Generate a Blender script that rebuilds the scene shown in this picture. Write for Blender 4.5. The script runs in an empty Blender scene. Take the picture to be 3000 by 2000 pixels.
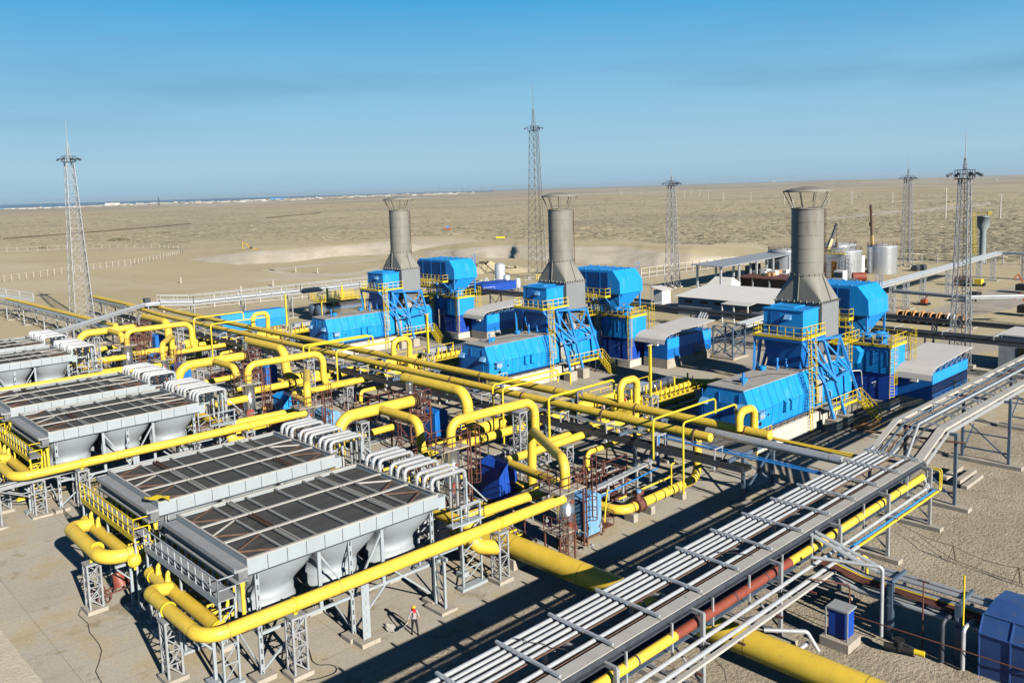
import bpy, bmesh, math, random
from mathutils import Vector, Matrix
random.seed(7)
D=bpy.data; SC=bpy.context.scene; COL=SC.collection
PI=math.pi
# ------------------------------------------------------------------ camera
F_PX=2481.96; PY=830.0; CH=25.0
pitch,roll,yaw=0.110178,-0.02962,0.8141358
fw=Vector((math.cos(yaw)*math.cos(pitch),math.sin(yaw)*math.cos(pitch),-math.sin(pitch)))
rt=Vector((math.sin(yaw),-math.cos(yaw),0)); up=rt.cross(fw)
rt,up=rt*math.cos(roll)+up*math.sin(roll), -rt*math.sin(roll)+up*math.cos(roll)
cam=D.objects.new('camera',D.cameras.new('camera')); COL.objects.link(cam)
M=Matrix((rt,up,-fw)).transposed().to_4x4(); M.translation=Vector((0,0,CH)); cam.matrix_world=M
cam.data.sensor_width=36; cam.data.sensor_fit='HORIZONTAL'; cam.data.lens=36*F_PX/3000
cam.data.shift_y=-(1000-PY)/3000; cam.data.clip_start=.5; cam.data.clip_end=150000
SC.camera=cam
def P(x,y,z=0.):
    """point at height z seen at photograph pixel x,y (survey of the site)"""
    d=fw+rt*((x-1500)/F_PX)-up*((y-PY)/F_PX); t=(z-CH)/d.z
    return Vector((d.x*t,d.y*t,z))
# ------------------------------------------------------------------ light
EL=math.radians(24.5); AZ=math.radians(81)
ld=Vector((math.cos(AZ)*math.cos(EL),math.sin(AZ)*math.cos(EL),-math.sin(EL)))
sun=D.objects.new('sun',D.lights.new('sun','SUN')); COL.objects.link(sun)
sun.data.energy=4.9; sun.data.angle=math.radians(.5); sun.data.color=(1,.93,.82)
sun.rotation_euler=ld.to_track_quat('-Z','Y').to_euler()
W=D.worlds.new('World'); SC.world=W; W.use_nodes=True
wn=W.node_tree.nodes; wl=W.node_tree.links; bg=wn['Background']
sky=wn.new('ShaderNodeTexSky'); sky.sky_type='NISHITA'; sky.sun_disc=False
sky.sun_elevation=EL; sky.sun_rotation=math.atan2(-ld.x,-ld.y); sky.altitude=50
sky.air_density=1.0; sky.dust_density=.6; sky.ozone_density=3.0
# thin smoke-grey streaks high over the horizon
tc=wn.new('ShaderNodeTexCoord'); mp=wn.new('ShaderNodeMapping'); mp.inputs['Scale'].default_value=(1.6,1.6,14)
mp.inputs['Rotation'].default_value=(0.02,-.03,0)
nz=wn.new('ShaderNodeTexNoise'); nz.inputs['Scale'].default_value=1.5; nz.inputs['Detail'].default_value=4
sep=wn.new('ShaderNodeSeparateXYZ'); cr=wn.new('ShaderNodeValToRGB')
el=cr.color_ramp.elements; el[0].position=.035; el[0].color=(0,0,0,1); el[1].position=.3; el[1].color=(0,0,0,1)
e=el.new(.11); e.color=(1,1,1,1)
e=el.new(.17); e.color=(.35,.35,.35,1)
cr2=wn.new('ShaderNodeValToRGB'); cr2.color_ramp.elements[0].position=.46; cr2.color_ramp.elements[1].position=.68
mul=wn.new('ShaderNodeMath'); mul.operation='MULTIPLY'; mul2=wn.new('ShaderNodeMath'); mul2.operation='MULTIPLY'; mul2.inputs[1].default_value=.42
mx=wn.new('ShaderNodeMixRGB'); mx.blend_type='MULTIPLY'; mx.inputs['Color2'].default_value=(.50,.56,.64,1)
gr=wn.new('ShaderNodeValToRGB'); ge=gr.color_ramp.elements; ge[0].position=.0; ge[0].color=(.315,.530,.700,1); ge[1].position=1; ge[1].color=(.002,.012,.04,1)
for pz,cc in((.03,(.36,.575,.73,1)),(.10,(.255,.53,.735,1)),(.225,(.035,.365,.72,1)),(.28,(.035,.19,.46,1)),(.4,(.008,.05,.16,1))): g_=ge.new(pz); g_.color=cc
gm=wn.new('ShaderNodeVectorMath'); gm.operation='SCALE'; gm.inputs['Scale'].default_value=10.0
tint=wn.new('ShaderNodeMixRGB'); tint.inputs['Fac'].default_value=.93; wl.new(sep.outputs['Z'],gr.inputs[0]); wl.new(gr.outputs[0],gm.inputs[0]); wl.new(gm.outputs[0],tint.inputs['Color2'])
wl.new(tc.outputs['Generated'],mp.inputs['Vector']); wl.new(mp.outputs['Vector'],nz.inputs['Vector'])
wl.new(tc.outputs['Generated'],sep.inputs[0]); wl.new(sep.outputs['Z'],cr.inputs[0]); wl.new(nz.outputs['Fac'],cr2.inputs[0])
wl.new(cr.outputs[0],mul.inputs[0]); wl.new(cr2.outputs[0],mul.inputs[1]); wl.new(mul.outputs[0],mul2.inputs[0])
wl.new(mul2.outputs[0],mx.inputs['Fac']); wl.new(sky.outputs[0],tint.inputs['Color1']); wl.new(tint.outputs[0],mx.inputs['Color1']); wl.new(mx.outputs[0],bg.inputs['Color'])
bg.inputs['Strength'].default_value=.068
vs=SC.view_settings; vs.view_transform='Standard'; vs.look='None'; vs.gamma=1; vs.use_curve_mapping=False; vs.exposure=0.6
try: SC.cycles.max_bounces=6; SC.cycles.diffuse_bounces=0
except Exception: pass
# ------------------------------------------------------------------ materials
def mat(name,col,rough=.55,metal=0,var=.15,scale=1.2,dirt=None,dirt_amt=0.,bump=0,bscale=20,stretch=None,spec=None):
    m=D.materials.new(name); m.use_nodes=True; n=m.node_tree.nodes; l=m.node_tree.links; b=n['Principled BSDF']
    b.inputs['Roughness'].default_value=rough; b.inputs['Metallic'].default_value=metal
    if spec is not None: b.inputs['Specular IOR Level'].default_value=spec
    g=n.new('ShaderNodeNewGeometry'); mp=n.new('ShaderNodeMapping'); l.new(g.outputs['Position'],mp.inputs[0])
    if stretch: mp.inputs['Scale'].default_value=stretch
    t=n.new('ShaderNodeTexNoise'); t.inputs['Scale'].default_value=scale; t.inputs['Detail'].default_value=6; t.inputs['Roughness'].default_value=.62
    l.new(mp.outputs[0],t.inputs['Vector'])
    r=n.new('ShaderNodeValToRGB'); r.color_ramp.elements[0].position=.3; r.color_ramp.elements[1].position=.7
    c0=[max(0,c*(1-var)) for c in col]+[1]; c1=[min(1,c*(1+var)) for c in col]+[1]
    r.color_ramp.elements[0].color=c0; r.color_ramp.elements[1].color=c1
    l.new(t.outputs['Fac'],r.inputs[0]); out=r.outputs[0]
    if dirt:
        t2=n.new('ShaderNodeTexNoise'); t2.inputs['Scale'].default_value=scale*2.7; t2.inputs['Detail'].default_value=8; t2.inputs['Roughness'].default_value=.7
        l.new(mp.outputs[0],t2.inputs['Vector'])
        r2=n.new('ShaderNodeValToRGB'); r2.color_ramp.elements[0].position=.62-dirt_amt*.25; r2.color_ramp.elements[1].position=.78-dirt_amt*.2
        l.new(t2.outputs['Fac'],r2.inputs[0]); x=n.new('ShaderNodeMixRGB'); x.inputs['Color2'].default_value=list(dirt)+[1]
        l.new(r2.outputs[0],x.inputs['Fac']); l.new(out,x.inputs['Color1']); out=x.outputs[0]
    l.new(out,b.inputs['Base Color'])
    if bump:
        t3=n.new('ShaderNodeTexNoise'); t3.inputs['Scale'].default_value=bscale; t3.inputs['Detail'].default_value=4
        l.new(g.outputs['Position'],t3.inputs['Vector'])
        bp=n.new('ShaderNodeBump'); bp.inputs['Strength'].default_value=bump; bp.inputs['Distance'].default_value=.05
        l.new(t3.outputs['Fac'],bp.inputs['Height']); l.new(bp.outputs[0],b.inputs['Normal'])
    return m
Y=mat('yellow_paint',(.82,.575,.065),.46,0,.09,.9,(.55,.40,.12),.25)
YS=mat('yellow_steel',(.78,.58,.03),.5,0,.08,2)
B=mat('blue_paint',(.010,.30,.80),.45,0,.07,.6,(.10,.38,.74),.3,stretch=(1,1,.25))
BD=mat('blue_panel',(.006,.15,.52),.5,0,.12,.5)
BF=mat('faded_blue_paint',(.13,.36,.66),.55,0,.18,.8,(.30,.42,.52),.6,stretch=(1,1,.3))
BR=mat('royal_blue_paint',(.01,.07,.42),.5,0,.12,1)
BM=mat('mid_blue_steel',(.03,.25,.68),.5,0,.1,1)
GR=mat('pale_grey_paint',(.36,.41,.445),.5,0,.06,.8,(.30,.29,.27),.1)
GRT=mat('sunlit_grey_paint',(.46,.45,.42),.7,0,.10,.8,(.40,.36,.30),.2)  # cooler grey made paler and warmer: sunlight on upward faces put into the colour
GS=mat('grey_steel',(.36,.38,.40),.45,.1,.12,1.5,(.30,.24,.18),.12)
GD=mat('dark_steel',(.06,.07,.09),.55,.1,.25,2)
GB=mat('blue_grey_steel',(.10,.15,.22),.5,.1,.15,1.5)
AL=mat('aluminium_cladding',(.66,.68,.70),.38,.55,.10,1.5,(.45,.45,.46),.2,bump=.25,bscale=3)
SS=mat('stainless_cladding',(.62,.63,.64),.27,.9,.12,.9,(.42,.40,.38),.25,bump=.2,bscale=2)
GALV=mat('galvanised_pipe',(.58,.61,.64),.35,.35,.12,2,(.42,.36,.30),.15)
RU=mat('rusty_steel',(.13,.075,.05),.75,0,.35,3,(.07,.04,.03),.4)
RP=mat('red_primer_steel',(.15,.06,.045),.65,0,.2,2,(.14,.05,.04),.35)
RED=mat('red_brown_paint',(.26,.065,.04),.5,0,.12,2)
SG=mat('stack_grey_paint',(.235,.23,.205),.6,0,.08,.3,(.15,.135,.115),.4,stretch=(1,1,.25))
SG2=mat('stack_box_grey',(.22,.235,.25),.6,0,.05,.4)
MESH=mat('fan_screen_mesh',(.066,.067,.066),.75,0,.3,.6,(.11,.10,.085),.15,stretch=(.6,3,1),bump=.5,bscale=30)
CONC=mat('pedestal_concrete',(.42,.38,.32),.9,0,.12,1,(.26,.23,.19),.3,bump=.3,bscale=8)
PL=mat('plinth_concrete',(.56,.52,.46),.9,0,.12,.8,(.36,.33,.28),.25,bump=.2,bscale=6)
ROOF=mat('grey_felt_roof',(.36,.35,.33),.85,0,.12,.6,(.25,.24,.23),.4)
ROOF2=mat('pale_sheet_roof',(.60,.59,.57),.7,0,.06,.4)
WH=mat('white_wall',(.72,.72,.70),.8,0,.08,.5,(.5,.46,.40),.2)
TAR=mat('tar_black',(.012,.013,.015),.8,0,.2,1)
WOOD=mat('drum_wood',(.50,.27,.12),.8,0,.3,2)
TANK=mat('bright_tank_cladding',(.66,.69,.73),.3,.8,.12,.25,(.5,.5,.52),.3,stretch=(3,3,.3))
GRN=mat('scrub_leaves',(.16,.15,.085),.9,0,.35,3)
SEAM=mat('weld_seam',(.30,.20,.05),.7,0,.3,6)
CAB=mat('cable_rubber',(.03,.03,.03),.7,0,.2,3)
# ------------------------------------------------------------------ mesh builder
class MB:
    def __init__(s): s.v=[]; s.f=[]; s.mi=[]; s.sm=[]; s.m=0
    def add(s,v,f,sm=False):
        o=len(s.v); s.v+= [Vector(a) for a in v]; s.f+=[[i+o for i in q] for q in f]; s.mi+=[s.m]*len(f); s.sm+=[sm]*len(f); return s
    def box(s,x0,x1,y0,y1,z0,z1):
        return s.add([(x0,y0,z0),(x1,y0,z0),(x1,y1,z0),(x0,y1,z0),(x0,y0,z1),(x1,y0,z1),(x1,y1,z1),(x0,y1,z1)],
          [(0,3,2,1),(4,5,6,7),(0,1,5,4),(1,2,6,5),(2,3,7,6),(3,0,4,7)])
    def bar(s,p,q,w=.1,h=None,up=(0,0,1)):
        p=Vector(p);q=Vector(q);d=(q-p)
        if d.length<1e-5: return s
        d.normalize(); u=Vector(up)
        if abs(d.dot(u))>.98: u=Vector((1,0,0))
        a=d.cross(u).normalized(); b=a.cross(d).normalized(); h=h or w; a*=w/2; b*=h/2
        return s.add([p-a-b,p+a-b,p+a+b,p-a+b,q-a-b,q+a-b,q+a+b,q-a+b],[(0,3,2,1),(4,5,6,7),(0,1,5,4),(1,2,6,5),(2,3,7,6),(3,0,4,7)])
    def cone(s,p,q,r1,r2=None,n=16,cap=True,sm=True):
        r2=r1 if r2 is None else r2; p=Vector(p);q=Vector(q); d=(q-p).normalized()
        u=Vector((0,0,1)) if abs(d.z)<.9 else Vector((1,0,0)); a=d.cross(u).normalized(); b=d.cross(a)
        v=[];f=[]
        for c,r in((p,r1),(q,r2)):
            for i in range(n): t=2*PI*i/n; v.append(c+(a*math.cos(t)+b*math.sin(t))*r)
        f=[(i,i+n,(i+1)%n+n,(i+1)%n) for i in range(n)]
        s.add(v,f,sm)
        if cap:
            s.add(v[:n],[tuple(range(n))]); s.add(v[n:],[tuple(reversed(range(n)))])
        return s
    def tube(s,pts,r,bend=None,n=14,cap=True):
        pts=[Vector(p) for p in pts]; bend=r*2.6 if bend is None else bend
        path=[pts[0]]
        for i in range(1,len(pts)-1):
            a,b,c=pts[i-1],pts[i],pts[i+1]; u=(a-b);w=(c-b); lu,lw=u.length,w.length; u/=lu;w/=lw
            ang=u.angle(w)
            if ang>3.1: path.append(b); continue
            t=min(bend/math.tan(ang/2),lu*.49,lw*.49); R=t*math.tan(ang/2); tot=PI-ang
            k=max(2,int(tot/.2)); cen=b+(u+w).normalized()*(R/math.sin(ang/2)); s0=b+u*t-cen; s1=b+w*t-cen
            for j in range(k+1):
                w0=math.sin((1-j/k)*tot)/math.sin(tot); w1=math.sin(j/k*tot)/math.sin(tot); path.append(cen+s0*w0+s1*w1)
        path.append(pts[-1]); rr=r if callable(r) else None
        v=[];f=[];prev=None; N=len(path)
        for i,p in enumerate(path):
            d=(path[min(i+1,N-1)]-path[max(i-1,0)]).normalized()
            if prev is None:
                u=Vector((0,0,1)) if abs(d.z)<.9 else Vector((1,0,0)); a=d.cross(u).normalized()
            else: a=(prev-d*prev.dot(d)).normalized()
            prev=a; b=d.cross(a)
            for j in range(n): t=2*PI*j/n; v.append(p+(a*math.cos(t)+b*math.sin(t))*r)
        for i in range(N-1):
            for j in range(n): k=(j+1)%n; f.append((i*n+j,i*n+k,(i+1)*n+k,(i+1)*n+j))
        s.add(v,f,True)
        if cap:
            s.add(v[:n],[tuple(reversed(range(n)))]); s.add(v[-n:],[tuple(range(n))])
        return s
    def dome(s,c,d,r,n=14,k=.5):
        c=Vector(c);d=Vector(d).normalized();u=Vector((0,0,1)) if abs(d.z)<.9 else Vector((1,0,0));a=d.cross(u).normalized();b=d.cross(a)
        v=[];f=[];R=4
        for i in range(R):
            t=PI/2*i/R
            for j in range(n): w=2*PI*j/n; v.append(c+(a*math.cos(w)+b*math.sin(w))*r*math.cos(t)+d*(r*k*math.sin(t)))
        v.append(c+d*(r*k))
        for i in range(R-1):
            for j in range(n): q=(j+1)%n; f.append((i*n+j,i*n+q,(i+1)*n+q,(i+1)*n+j))
        for j in range(n): f.append(((R-1)*n+j,(R-1)*n+(j+1)%n,len(v)-1))
        return s.add(v,f,True)
    def lathe(s,cx,cy,prof,n=28):
        v=[];f=[]
        for r,z in prof:
            for j in range(n): t=2*PI*j/n; v.append((cx+r*math.cos(t),cy+r*math.sin(t),z))
        for i in range(len(prof)-1):
            for j in range(n): k=(j+1)%n; f.append((i*n+j,i*n+k,(i+1)*n+k,(i+1)*n+j))
        return s.add(v,f,True)
    def loft(s,secs,cap=True):
        """list of equal-length point rings"""
        n=len(secs[0]); v=[p for r in secs for p in r]; f=[]
        for i in range(len(secs)-1):
            for j in range(n): k=(j+1)%n; f.append((i*n+j,i*n+k,(i+1)*n+k,(i+1)*n+j))
        if cap: f+=[tuple(reversed(range(n))),tuple((len(secs)-1)*n+j for j in range(n))]
        return s.add(v,f)
    def rail(s,pts,h=1.1,sp=1.3,t=.045,mids=1,kick=0):
        pts=[Vector(p) for p in pts]
        for a,b in zip(pts,pts[1:]):
            L=(b-a).length; k=max(1,round(L/sp)); up=Vector((0,0,h))
            for i in range(k+1): p=a.lerp(b,i/k); s.bar(p,p+up,t)
            for m in range(mids+1):
                o=Vector((0,0,h*(m+1)/(mids+1))); s.bar(a+o,b+o,t)
            if kick: s.bar(a+Vector((0,0,kick/2)),b+Vector((0,0,kick/2)),.02,kick)
        return s
    def ladder(s,p,q,side,w=.5,t=.05,sp=.33,cage=None,c0=2.2):
        """p bottom, q top, side = unit vector across the rungs, cage = outward unit vector"""
        p=Vector(p);q=Vector(q);sd=Vector(side)*w/2; L=(q-p).length; k=int(L/sp)
        s.bar(p-sd,q-sd,t); s.bar(p+sd,q+sd,t)
        for i in range(1,k): a=p.lerp(q,i/k); s.bar(a-sd,a+sd,t*.7)
        if cage:
            o=Vector(cage); S=Vector(side); dz=(q-p).normalized(); l=c0; hoops=[]
            while l<L+.9:
                c=p+dz*l; ring=[c+S*(.38*math.cos(a))+o*(.38+.38*math.sin(a)) for a in [PI*1.15-i*PI*1.3/7 for i in range(8)]]
                ring=[c-S*.3]+ring+[c+S*.3] if False else ring
                for a,b in zip(ring,ring[1:]): s.bar(a,b,t*.7)
                hoops.append(ring); l+=.75
            for j in (1,3,4,6):
                for a,b in zip(hoops,hoops[1:]): s.bar(a[j],b[j],t*.6)
        return s
    def build(s,name,m,parent=None,base=None,**kw):
        root=parent
        while root is not None and root.parent: root=root.parent
        if root is not None: org=Vector(root['_o'])
        elif base is not None: org=Vector(base)
        else:
            xs=[v.x for v in s.v];ys=[v.y for v in s.v];zs=[v.z for v in s.v]
            org=Vector(((min(xs)+max(xs))/2,(min(ys)+max(ys))/2,min(zs)))
        me=D.meshes.new(name); me.from_pydata([v-org for v in s.v],[],s.f)
        for q in (m if isinstance(m,(list,tuple)) else [m]): me.materials.append(q)
        me.polygons.foreach_set('material_index',s.mi); me.polygons.foreach_set('use_smooth',s.sm); me.update()
        me.validate()
        o=D.objects.new(name,me); COL.objects.link(o)
        if root is not None: o.parent=parent
        else: o.location=org; o['_o']=list(org); ROOTS.append(o)
        for k,v in kw.items(): o[{'cat':'category'}.get(k,k)]=v
        return o
ROOTS=[]
ORD=['first','second','third','fourth','fifth','sixth','seventh','eighth','ninth','tenth','eleventh','twelfth','thirteenth','fourteenth','fifteenth','sixteenth','seventeenth','eighteenth','nineteenth','twentieth','twenty-first','twenty-second','twenty-third','twenty-fourth']
def thing(name,label,cat,loc,group=None):
    o=D.objects.new(name,None); COL.objects.link(o); o.location=loc; o['_o']=list(loc); o['label']=label; o['category']=cat
    o.empty_display_size=.2
    if group: o['group']=group
    ROOTS.append(o); return o
def pipe(pts,r,label,m=None,name='yellow_pipe',cat='pipe',group=None,bend=None,n=14,seams=0,capped=(),parent=None):
    m=m or Y; b=MB().tube(pts,r,bend,n)
    if seams!=0 or r>=.3:
        rn=random.Random(int(abs(pts[0][0]*7+pts[0][1]*3)))
        for u,v in zip(pts,pts[1:]):
            u=Vector(u);v=Vector(v);L=(v-u).length; bb=(r*2.6 if bend is None else bend)*1.02
            if L<2*bb+.4: continue
            q=bb
            while q<L-bb+.01: c=u.lerp(v,q/L); dd=(v-u).normalized(); b.m=1; b.cone(c-dd*.018,c+dd*.018,r+.006,n=n,cap=False); b.m=0; q+=rn.uniform(4,7) if L-bb-q>7 else max(.6,L-bb-q)
    for i in capped:
        a=Vector(pts[0 if i==0 else -1]); c=Vector(pts[1 if i==0 else -2]); b.dome(a,a-c,r,n)
    kw=dict(label=label,cat=cat)
    if parent: kw={}
    elif group: kw['group']=group
    return b.build(name,[m,SEAM] if 1 in b.mi else m,parent,**kw)
def clamp(b,p,d,r,w=.12):
    p=Vector(p);d=Vector(d).normalized(); b.cone(p-d*w/2,p+d*w/2,r+.04,n=14)
def children(o): return [c for c in D.objects if c.parent==o]
def copy_tree(o,kids,parent=None,swap=None):
    c=o.copy(); COL.objects.link(c)
    if parent is not None: c.parent=parent
    if swap and c.type=='MESH':
        for i,sl in enumerate(c.material_slots):
            if sl.material in swap: mt=swap[sl.material]; sl.link='OBJECT'; sl.material=mt
    for k in kids.get(o.name,()): copy_tree(k,kids,c,swap)
    return c
def kidmap():
    bpy.context.view_layer.update(); k={}
    for o in D.objects:
        if o.parent: k.setdefault(o.parent.name,[]).append(o)
    return k
def sheet(name,pts,z,m,kind='structure',**kw):
    b=MB(); b.add([(p[0],p[1],z) for p in pts],[tuple(range(len(pts)))]); kw['kind']=kind
    o=b.build(name,m,base=(0,0,z),**kw); return o
def lattice(b,x,y,z0,z1,w,leg=.1,br=.05,step=None,top=None,cross=False):
    """square lattice column: four legs and zig-zag bracing, tapering to top width"""
    top=top or w; step=step or w*1.0; n=max(2,round((z1-z0)/step))
    def c(i,t): h=(w+(top-w)*t)/2; return Vector((x+(-h,h,h,-h)[i],y+(-h,-h,h,h)[i],z0+(z1-z0)*t))
    for i in range(4):
        b.bar(c(i,0),c(i,1),leg)
        for k in range(n):
            a,d=k/n,(k+1)/n; j=(i+1)%4
            b.bar(c(i,a),c(j,d),br) if (k+i)%2 else b.bar(c(j,a),c(i,d),br)
            if cross: (b.bar(c(j,a),c(i,d),br) if (k+i)%2 else b.bar(c(i,a),c(j,d),br))
            b.bar(c(i,d),c(j,d),br)
    return b
COLS=[]
def column(x,y,h,label,w=.75,group='lattice pipe supports',m=None,cap=True,z0=.25,foot=True,leg=.11):
    t=thing('lattice_column',label,'pipe support',(x,y,0),group)
    lattice(MB(),x,y,z0,h-.12,w,leg,.055).build('lattice_frame',m or GS,t)
    if foot: MB().box(x-w*.8,x+w*.8,y-w*.8,y+w*.8,0,z0).build('footing',CONC,t)
    if cap: MB().box(x-w*.6,x+w*.6,y-w*.6,y+w*.6,h-.12,h).build('head_plate',GS if m is None else m,t)
    return t
# ------------------------------------------------------------------ ground
def ground_mat(name,c0,c1,sc=.05,fine=3.,c2=None,patch=.012,bump=.4,bs=8,lo=.35,hi=.65,joint=None,speck=None,st=None):
    m=D.materials.new(name); m.use_nodes=True; n=m.node_tree.nodes; l=m.node_tree.links; b=n['Principled BSDF']
    b.inputs['Roughness'].default_value=.95; b.inputs['Specular IOR Level'].default_value=.15
    g=n.new('ShaderNodeNewGeometry'); pos=g.outputs['Position']
    if st:
        mp=n.new('ShaderNodeMapping'); mp.inputs['Scale'].default_value=st; l.new(pos,mp.inputs[0]); pos=mp.outputs[0]
    def nz(s,d=8,r=.65):
        t=n.new('ShaderNodeTexNoise'); t.inputs['Scale'].default_value=s; t.inputs['Detail'].default_value=d; t.inputs['Roughness'].default_value=r; l.new(pos,t.inputs['Vector']); return t.outputs['Fac']
    def ramp(f,a,b_,ca,cb):
        r=n.new('ShaderNodeValToRGB'); e=r.color_ramp.elements; e[0].position=a;e[1].position=b_; e[0].color=list(ca)+[1]; e[1].color=list(cb)+[1]; l.new(f,r.inputs[0]); return r.outputs[0]
    def mixc(f,a,b_):
        x=n.new('ShaderNodeMixRGB'); l.new(f,x.inputs['Fac']); l.new(a,x.inputs['Color1'])
        if isinstance(b_,(tuple,list)): x.inputs['Color2'].default_value=list(b_)+[1]
        else: l.new(b_,x.inputs['Color2'])
        return x.outputs[0]
    out=ramp(nz(sc),lo,hi,c0,c1)
    if c2: out=mixc(ramp(nz(patch,4),.48,.62,(0,0,0),(1,1,1)),out,c2)
    if speck: out=mixc(ramp(nz(speck[0],6,.75),speck[1],speck[1]+.08,(0,0,0),(1,1,1)),out,speck[2])
    fn=ramp(nz(fine,6),.2,.8,(.80,.80,.80),(1.16,1.16,1.16)); x=n.new('ShaderNodeMixRGB'); x.blend_type='MULTIPLY'; x.inputs['Fac'].default_value=1; l.new(out,x.inputs['Color1']); l.new(fn,x.inputs['Color2']); out=x.outputs[0]
    if joint:
        bk=n.new('ShaderNodeTexBrick'); bk.offset=0; bk.inputs['Scale'].default_value=1; bk.inputs['Brick Width'].default_value=joint[0]; bk.inputs['Row Height'].default_value=joint[1]; bk.inputs['Mortar Size'].default_value=.022; bk.inputs['Mortar Smooth'].default_value=.3
        bk.inputs['Color1'].default_value=(1,1,1,1); bk.inputs['Color2'].default_value=(.93,.93,.94,1); bk.inputs['Mortar'].default_value=(.66,.63,.58,1); l.new(g.outputs['Position'],bk.inputs['Vector'])
        x=n.new('ShaderNodeMixRGB'); x.blend_type='MULTIPLY'; x.inputs['Fac'].default_value=1; l.new(out,x.inputs['Color1']); l.new(bk.outputs['Color'],x.inputs['Color2']); out=x.outputs[0]
    l.new(out,b.inputs['Base Color'])
    if bump:
        bp=n.new('ShaderNodeBump'); bp.inputs['Strength'].default_value=bump; bp.inputs['Distance'].default_value=.12; l.new(nz(bs,5),bp.inputs['Height']); l.new(bp.outputs[0],b.inputs['Normal'])
    return m
DES=ground_mat('desert_scrub',(.46,.395,.26),(.54,.465,.31),.02,.8,(.39,.345,.24),.004,.8,.6,speck=(.22,.55,(.30,.265,.18)))
FAR=ground_mat('far_land',(.34,.30,.22),(.48,.42,.31),.0016,.01,(.54,.49,.39),.0008,0,.1,speck=(.004,.57,(.20,.19,.14)))
SAND=ground_mat('smooth_sand',(.48,.41,.26),(.54,.46,.295),.03,2.,(.57,.50,.36),.018,.3,3,st=(1,.45,1))
PALE=ground_mat('pale_cut_clay',(.54,.485,.39),(.62,.56,.455),.12,1.5,(.50,.44,.34),.07,.8,1.2)
SLAB=ground_mat('concrete_slabs',(.47,.435,.36),(.58,.545,.465),.16,5,(.52,.44,.29),.16,.15,6,joint=(6,3),speck=(.35,.57,(.37,.31,.21)))
ROAD=ground_mat('concrete_road',(.42,.39,.33),(.50,.46,.39),.1,4,(.36,.32,.26),.06,.15,6,joint=(7,7))
GRAV=ground_mat('gravel',(.36,.31,.235),(.47,.41,.31),1.2,14,(.50,.44,.34),.15,1.0,4.5,speck=(4.5,.57,(.20,.17,.125)))
coast=[P(-900,628),P(0,613),P(600,591),P(1000,573.5),P(1250,566.5),P(1450,561.5)]
land=[(-2500,-3000)]+[(v.x,v.y) for v in coast]+[(30000,33000),(60000,20000),(60000,-6000),(3000,-3000)]
sheet('ground',land,-.02,FAR)
sheet('sea',[(-60000,-2000),(-60000,90000),(90000,90000),(90000,20000)],-1.2,mat('sea_water',(.035,.15,.26),.35,0,.05,.0005))
sheet('scrubland',[(-200,-100),(-200,2600),(900,2600),(2600,1500),(2600,-400),(200,-100)],-.01,DES)
sheet('sand_yard',[(0,-60),(0,150)]+[(P(x,y).x,P(x,y).y) for x,y in((-300,800),(0,742),(298,733),(540,735),(600,728),(1000,712),(1480,700),(1700,702),(2000,722),(2300,742),(2620,770),(3100,800))]+[(170,-60)],0,SAND)
sheet('concrete_yard',[(10.3,34),(10.3,160),(30,160),(52,141),(64,139),(90,140),(112,118),(112,96),(126,96),(126,20),(62,20),(62,34)],.004,SLAB)
sheet('gravel_bed',[(14,-8),(14,34),(34,36.6),(62,33.6),(78,32.5),(100,25),(100,-8)],.008,GRAV)
sheet('gravel_patch_corner',[(4,30),(4,60),(10.3,56),(10.5,47.8),(12.2,44),(13,30)],.012,ground_mat('pale_gravel',(.56,.50,.39),(.66,.60,.49),.8,8,None,.1,.5,4,speck=(3,.63,(.3,.26,.2))))
def pxsheet(name,pts,z,m,**k): return sheet(name,[(P(x,y,z).x,P(x,y,z).y) for x,y in pts],z,m,**k)
pxsheet('pit_floor_path',[(765,792),(790,788),(850,800),(960,801),(1040,797),(1105,783),(1115,786),(1050,803),(1150,806),(1150,810),(960,809),(870,812),(760,826),(748,823),(850,808)],.006,PALE)
pxsheet('access_track',[(780,788),(1000,767),(1105,760),(1105,763),(1000,771),(800,793)],.006,PALE)
pxsheet('yard_road',[(2120,950),(2350,985),(2660,1010),(3050,960),(3050,1010),(2660,1060),(2350,1040),(2120,1000)],.010,ROAD)
pxsheet('service_road',[(2640,935),(2780,890),(2900,850),(3040,830),(3040,880),(2960,905),(2850,925),(2840,940)],.008,ROAD)
pxsheet('verge_road',[(1480,862),(1900,875),(2010,880),(2010,905),(1880,890),(1480,873)],.008,ROAD)
pxsheet('far_track',[(2390,640),(2450,633),(2600,618),(2700,613),(2900,590),(2905,600),(2720,622),(2560,630),(2420,645)],.02,PALE)
# quarry face: a long earth step, pale clay on its steep front
def step(name,top,bot,h,m):
    b=MB(); n=len(top); hh=[h*min(1,i/8,(n-1-i)/8) for i in range(n)]; T=[P(x,y,k) for (x,y),k in zip(top,hh)]; Bt=[P(x,y,0) for x,y in bot]
    rnd=random.Random(3)
    mid=[a.lerp(c,.5)+Vector((rnd.uniform(-2,2),rnd.uniform(-2,2),rnd.uniform(-.3,.4))) for a,c in zip(T,Bt)]
    back=[a+(a-Vector((0,0,a.z))).normalized()*90*Vector((1,1,0)).length/1.414 for a in T]
    for q in back: q.z=-.05
    v=Bt+mid+T+back
    f=[];
    for r in range(3):
        for i in range(n-1): f.append((r*n+i,r*n+i+1,(r+1)*n+i+1,(r+1)*n+i))
    b.add(v,f,True); b.mi=[0]*(2*(n-1))+[1]*(n-1)
    return b.build(name,[m,SAND],base=(0,0,0),kind='structure')
def dens(L,k=6):
    o=[]
    rnd=random.Random(9)
    for a,c in zip(L,L[1:]):
        for i in range(k): o.append((a[0]+(c[0]-a[0])*i/k,a[1]+(c[1]-a[1])*i/k+rnd.uniform(-.8,.8)))
    return o+[L[-1]]
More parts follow.
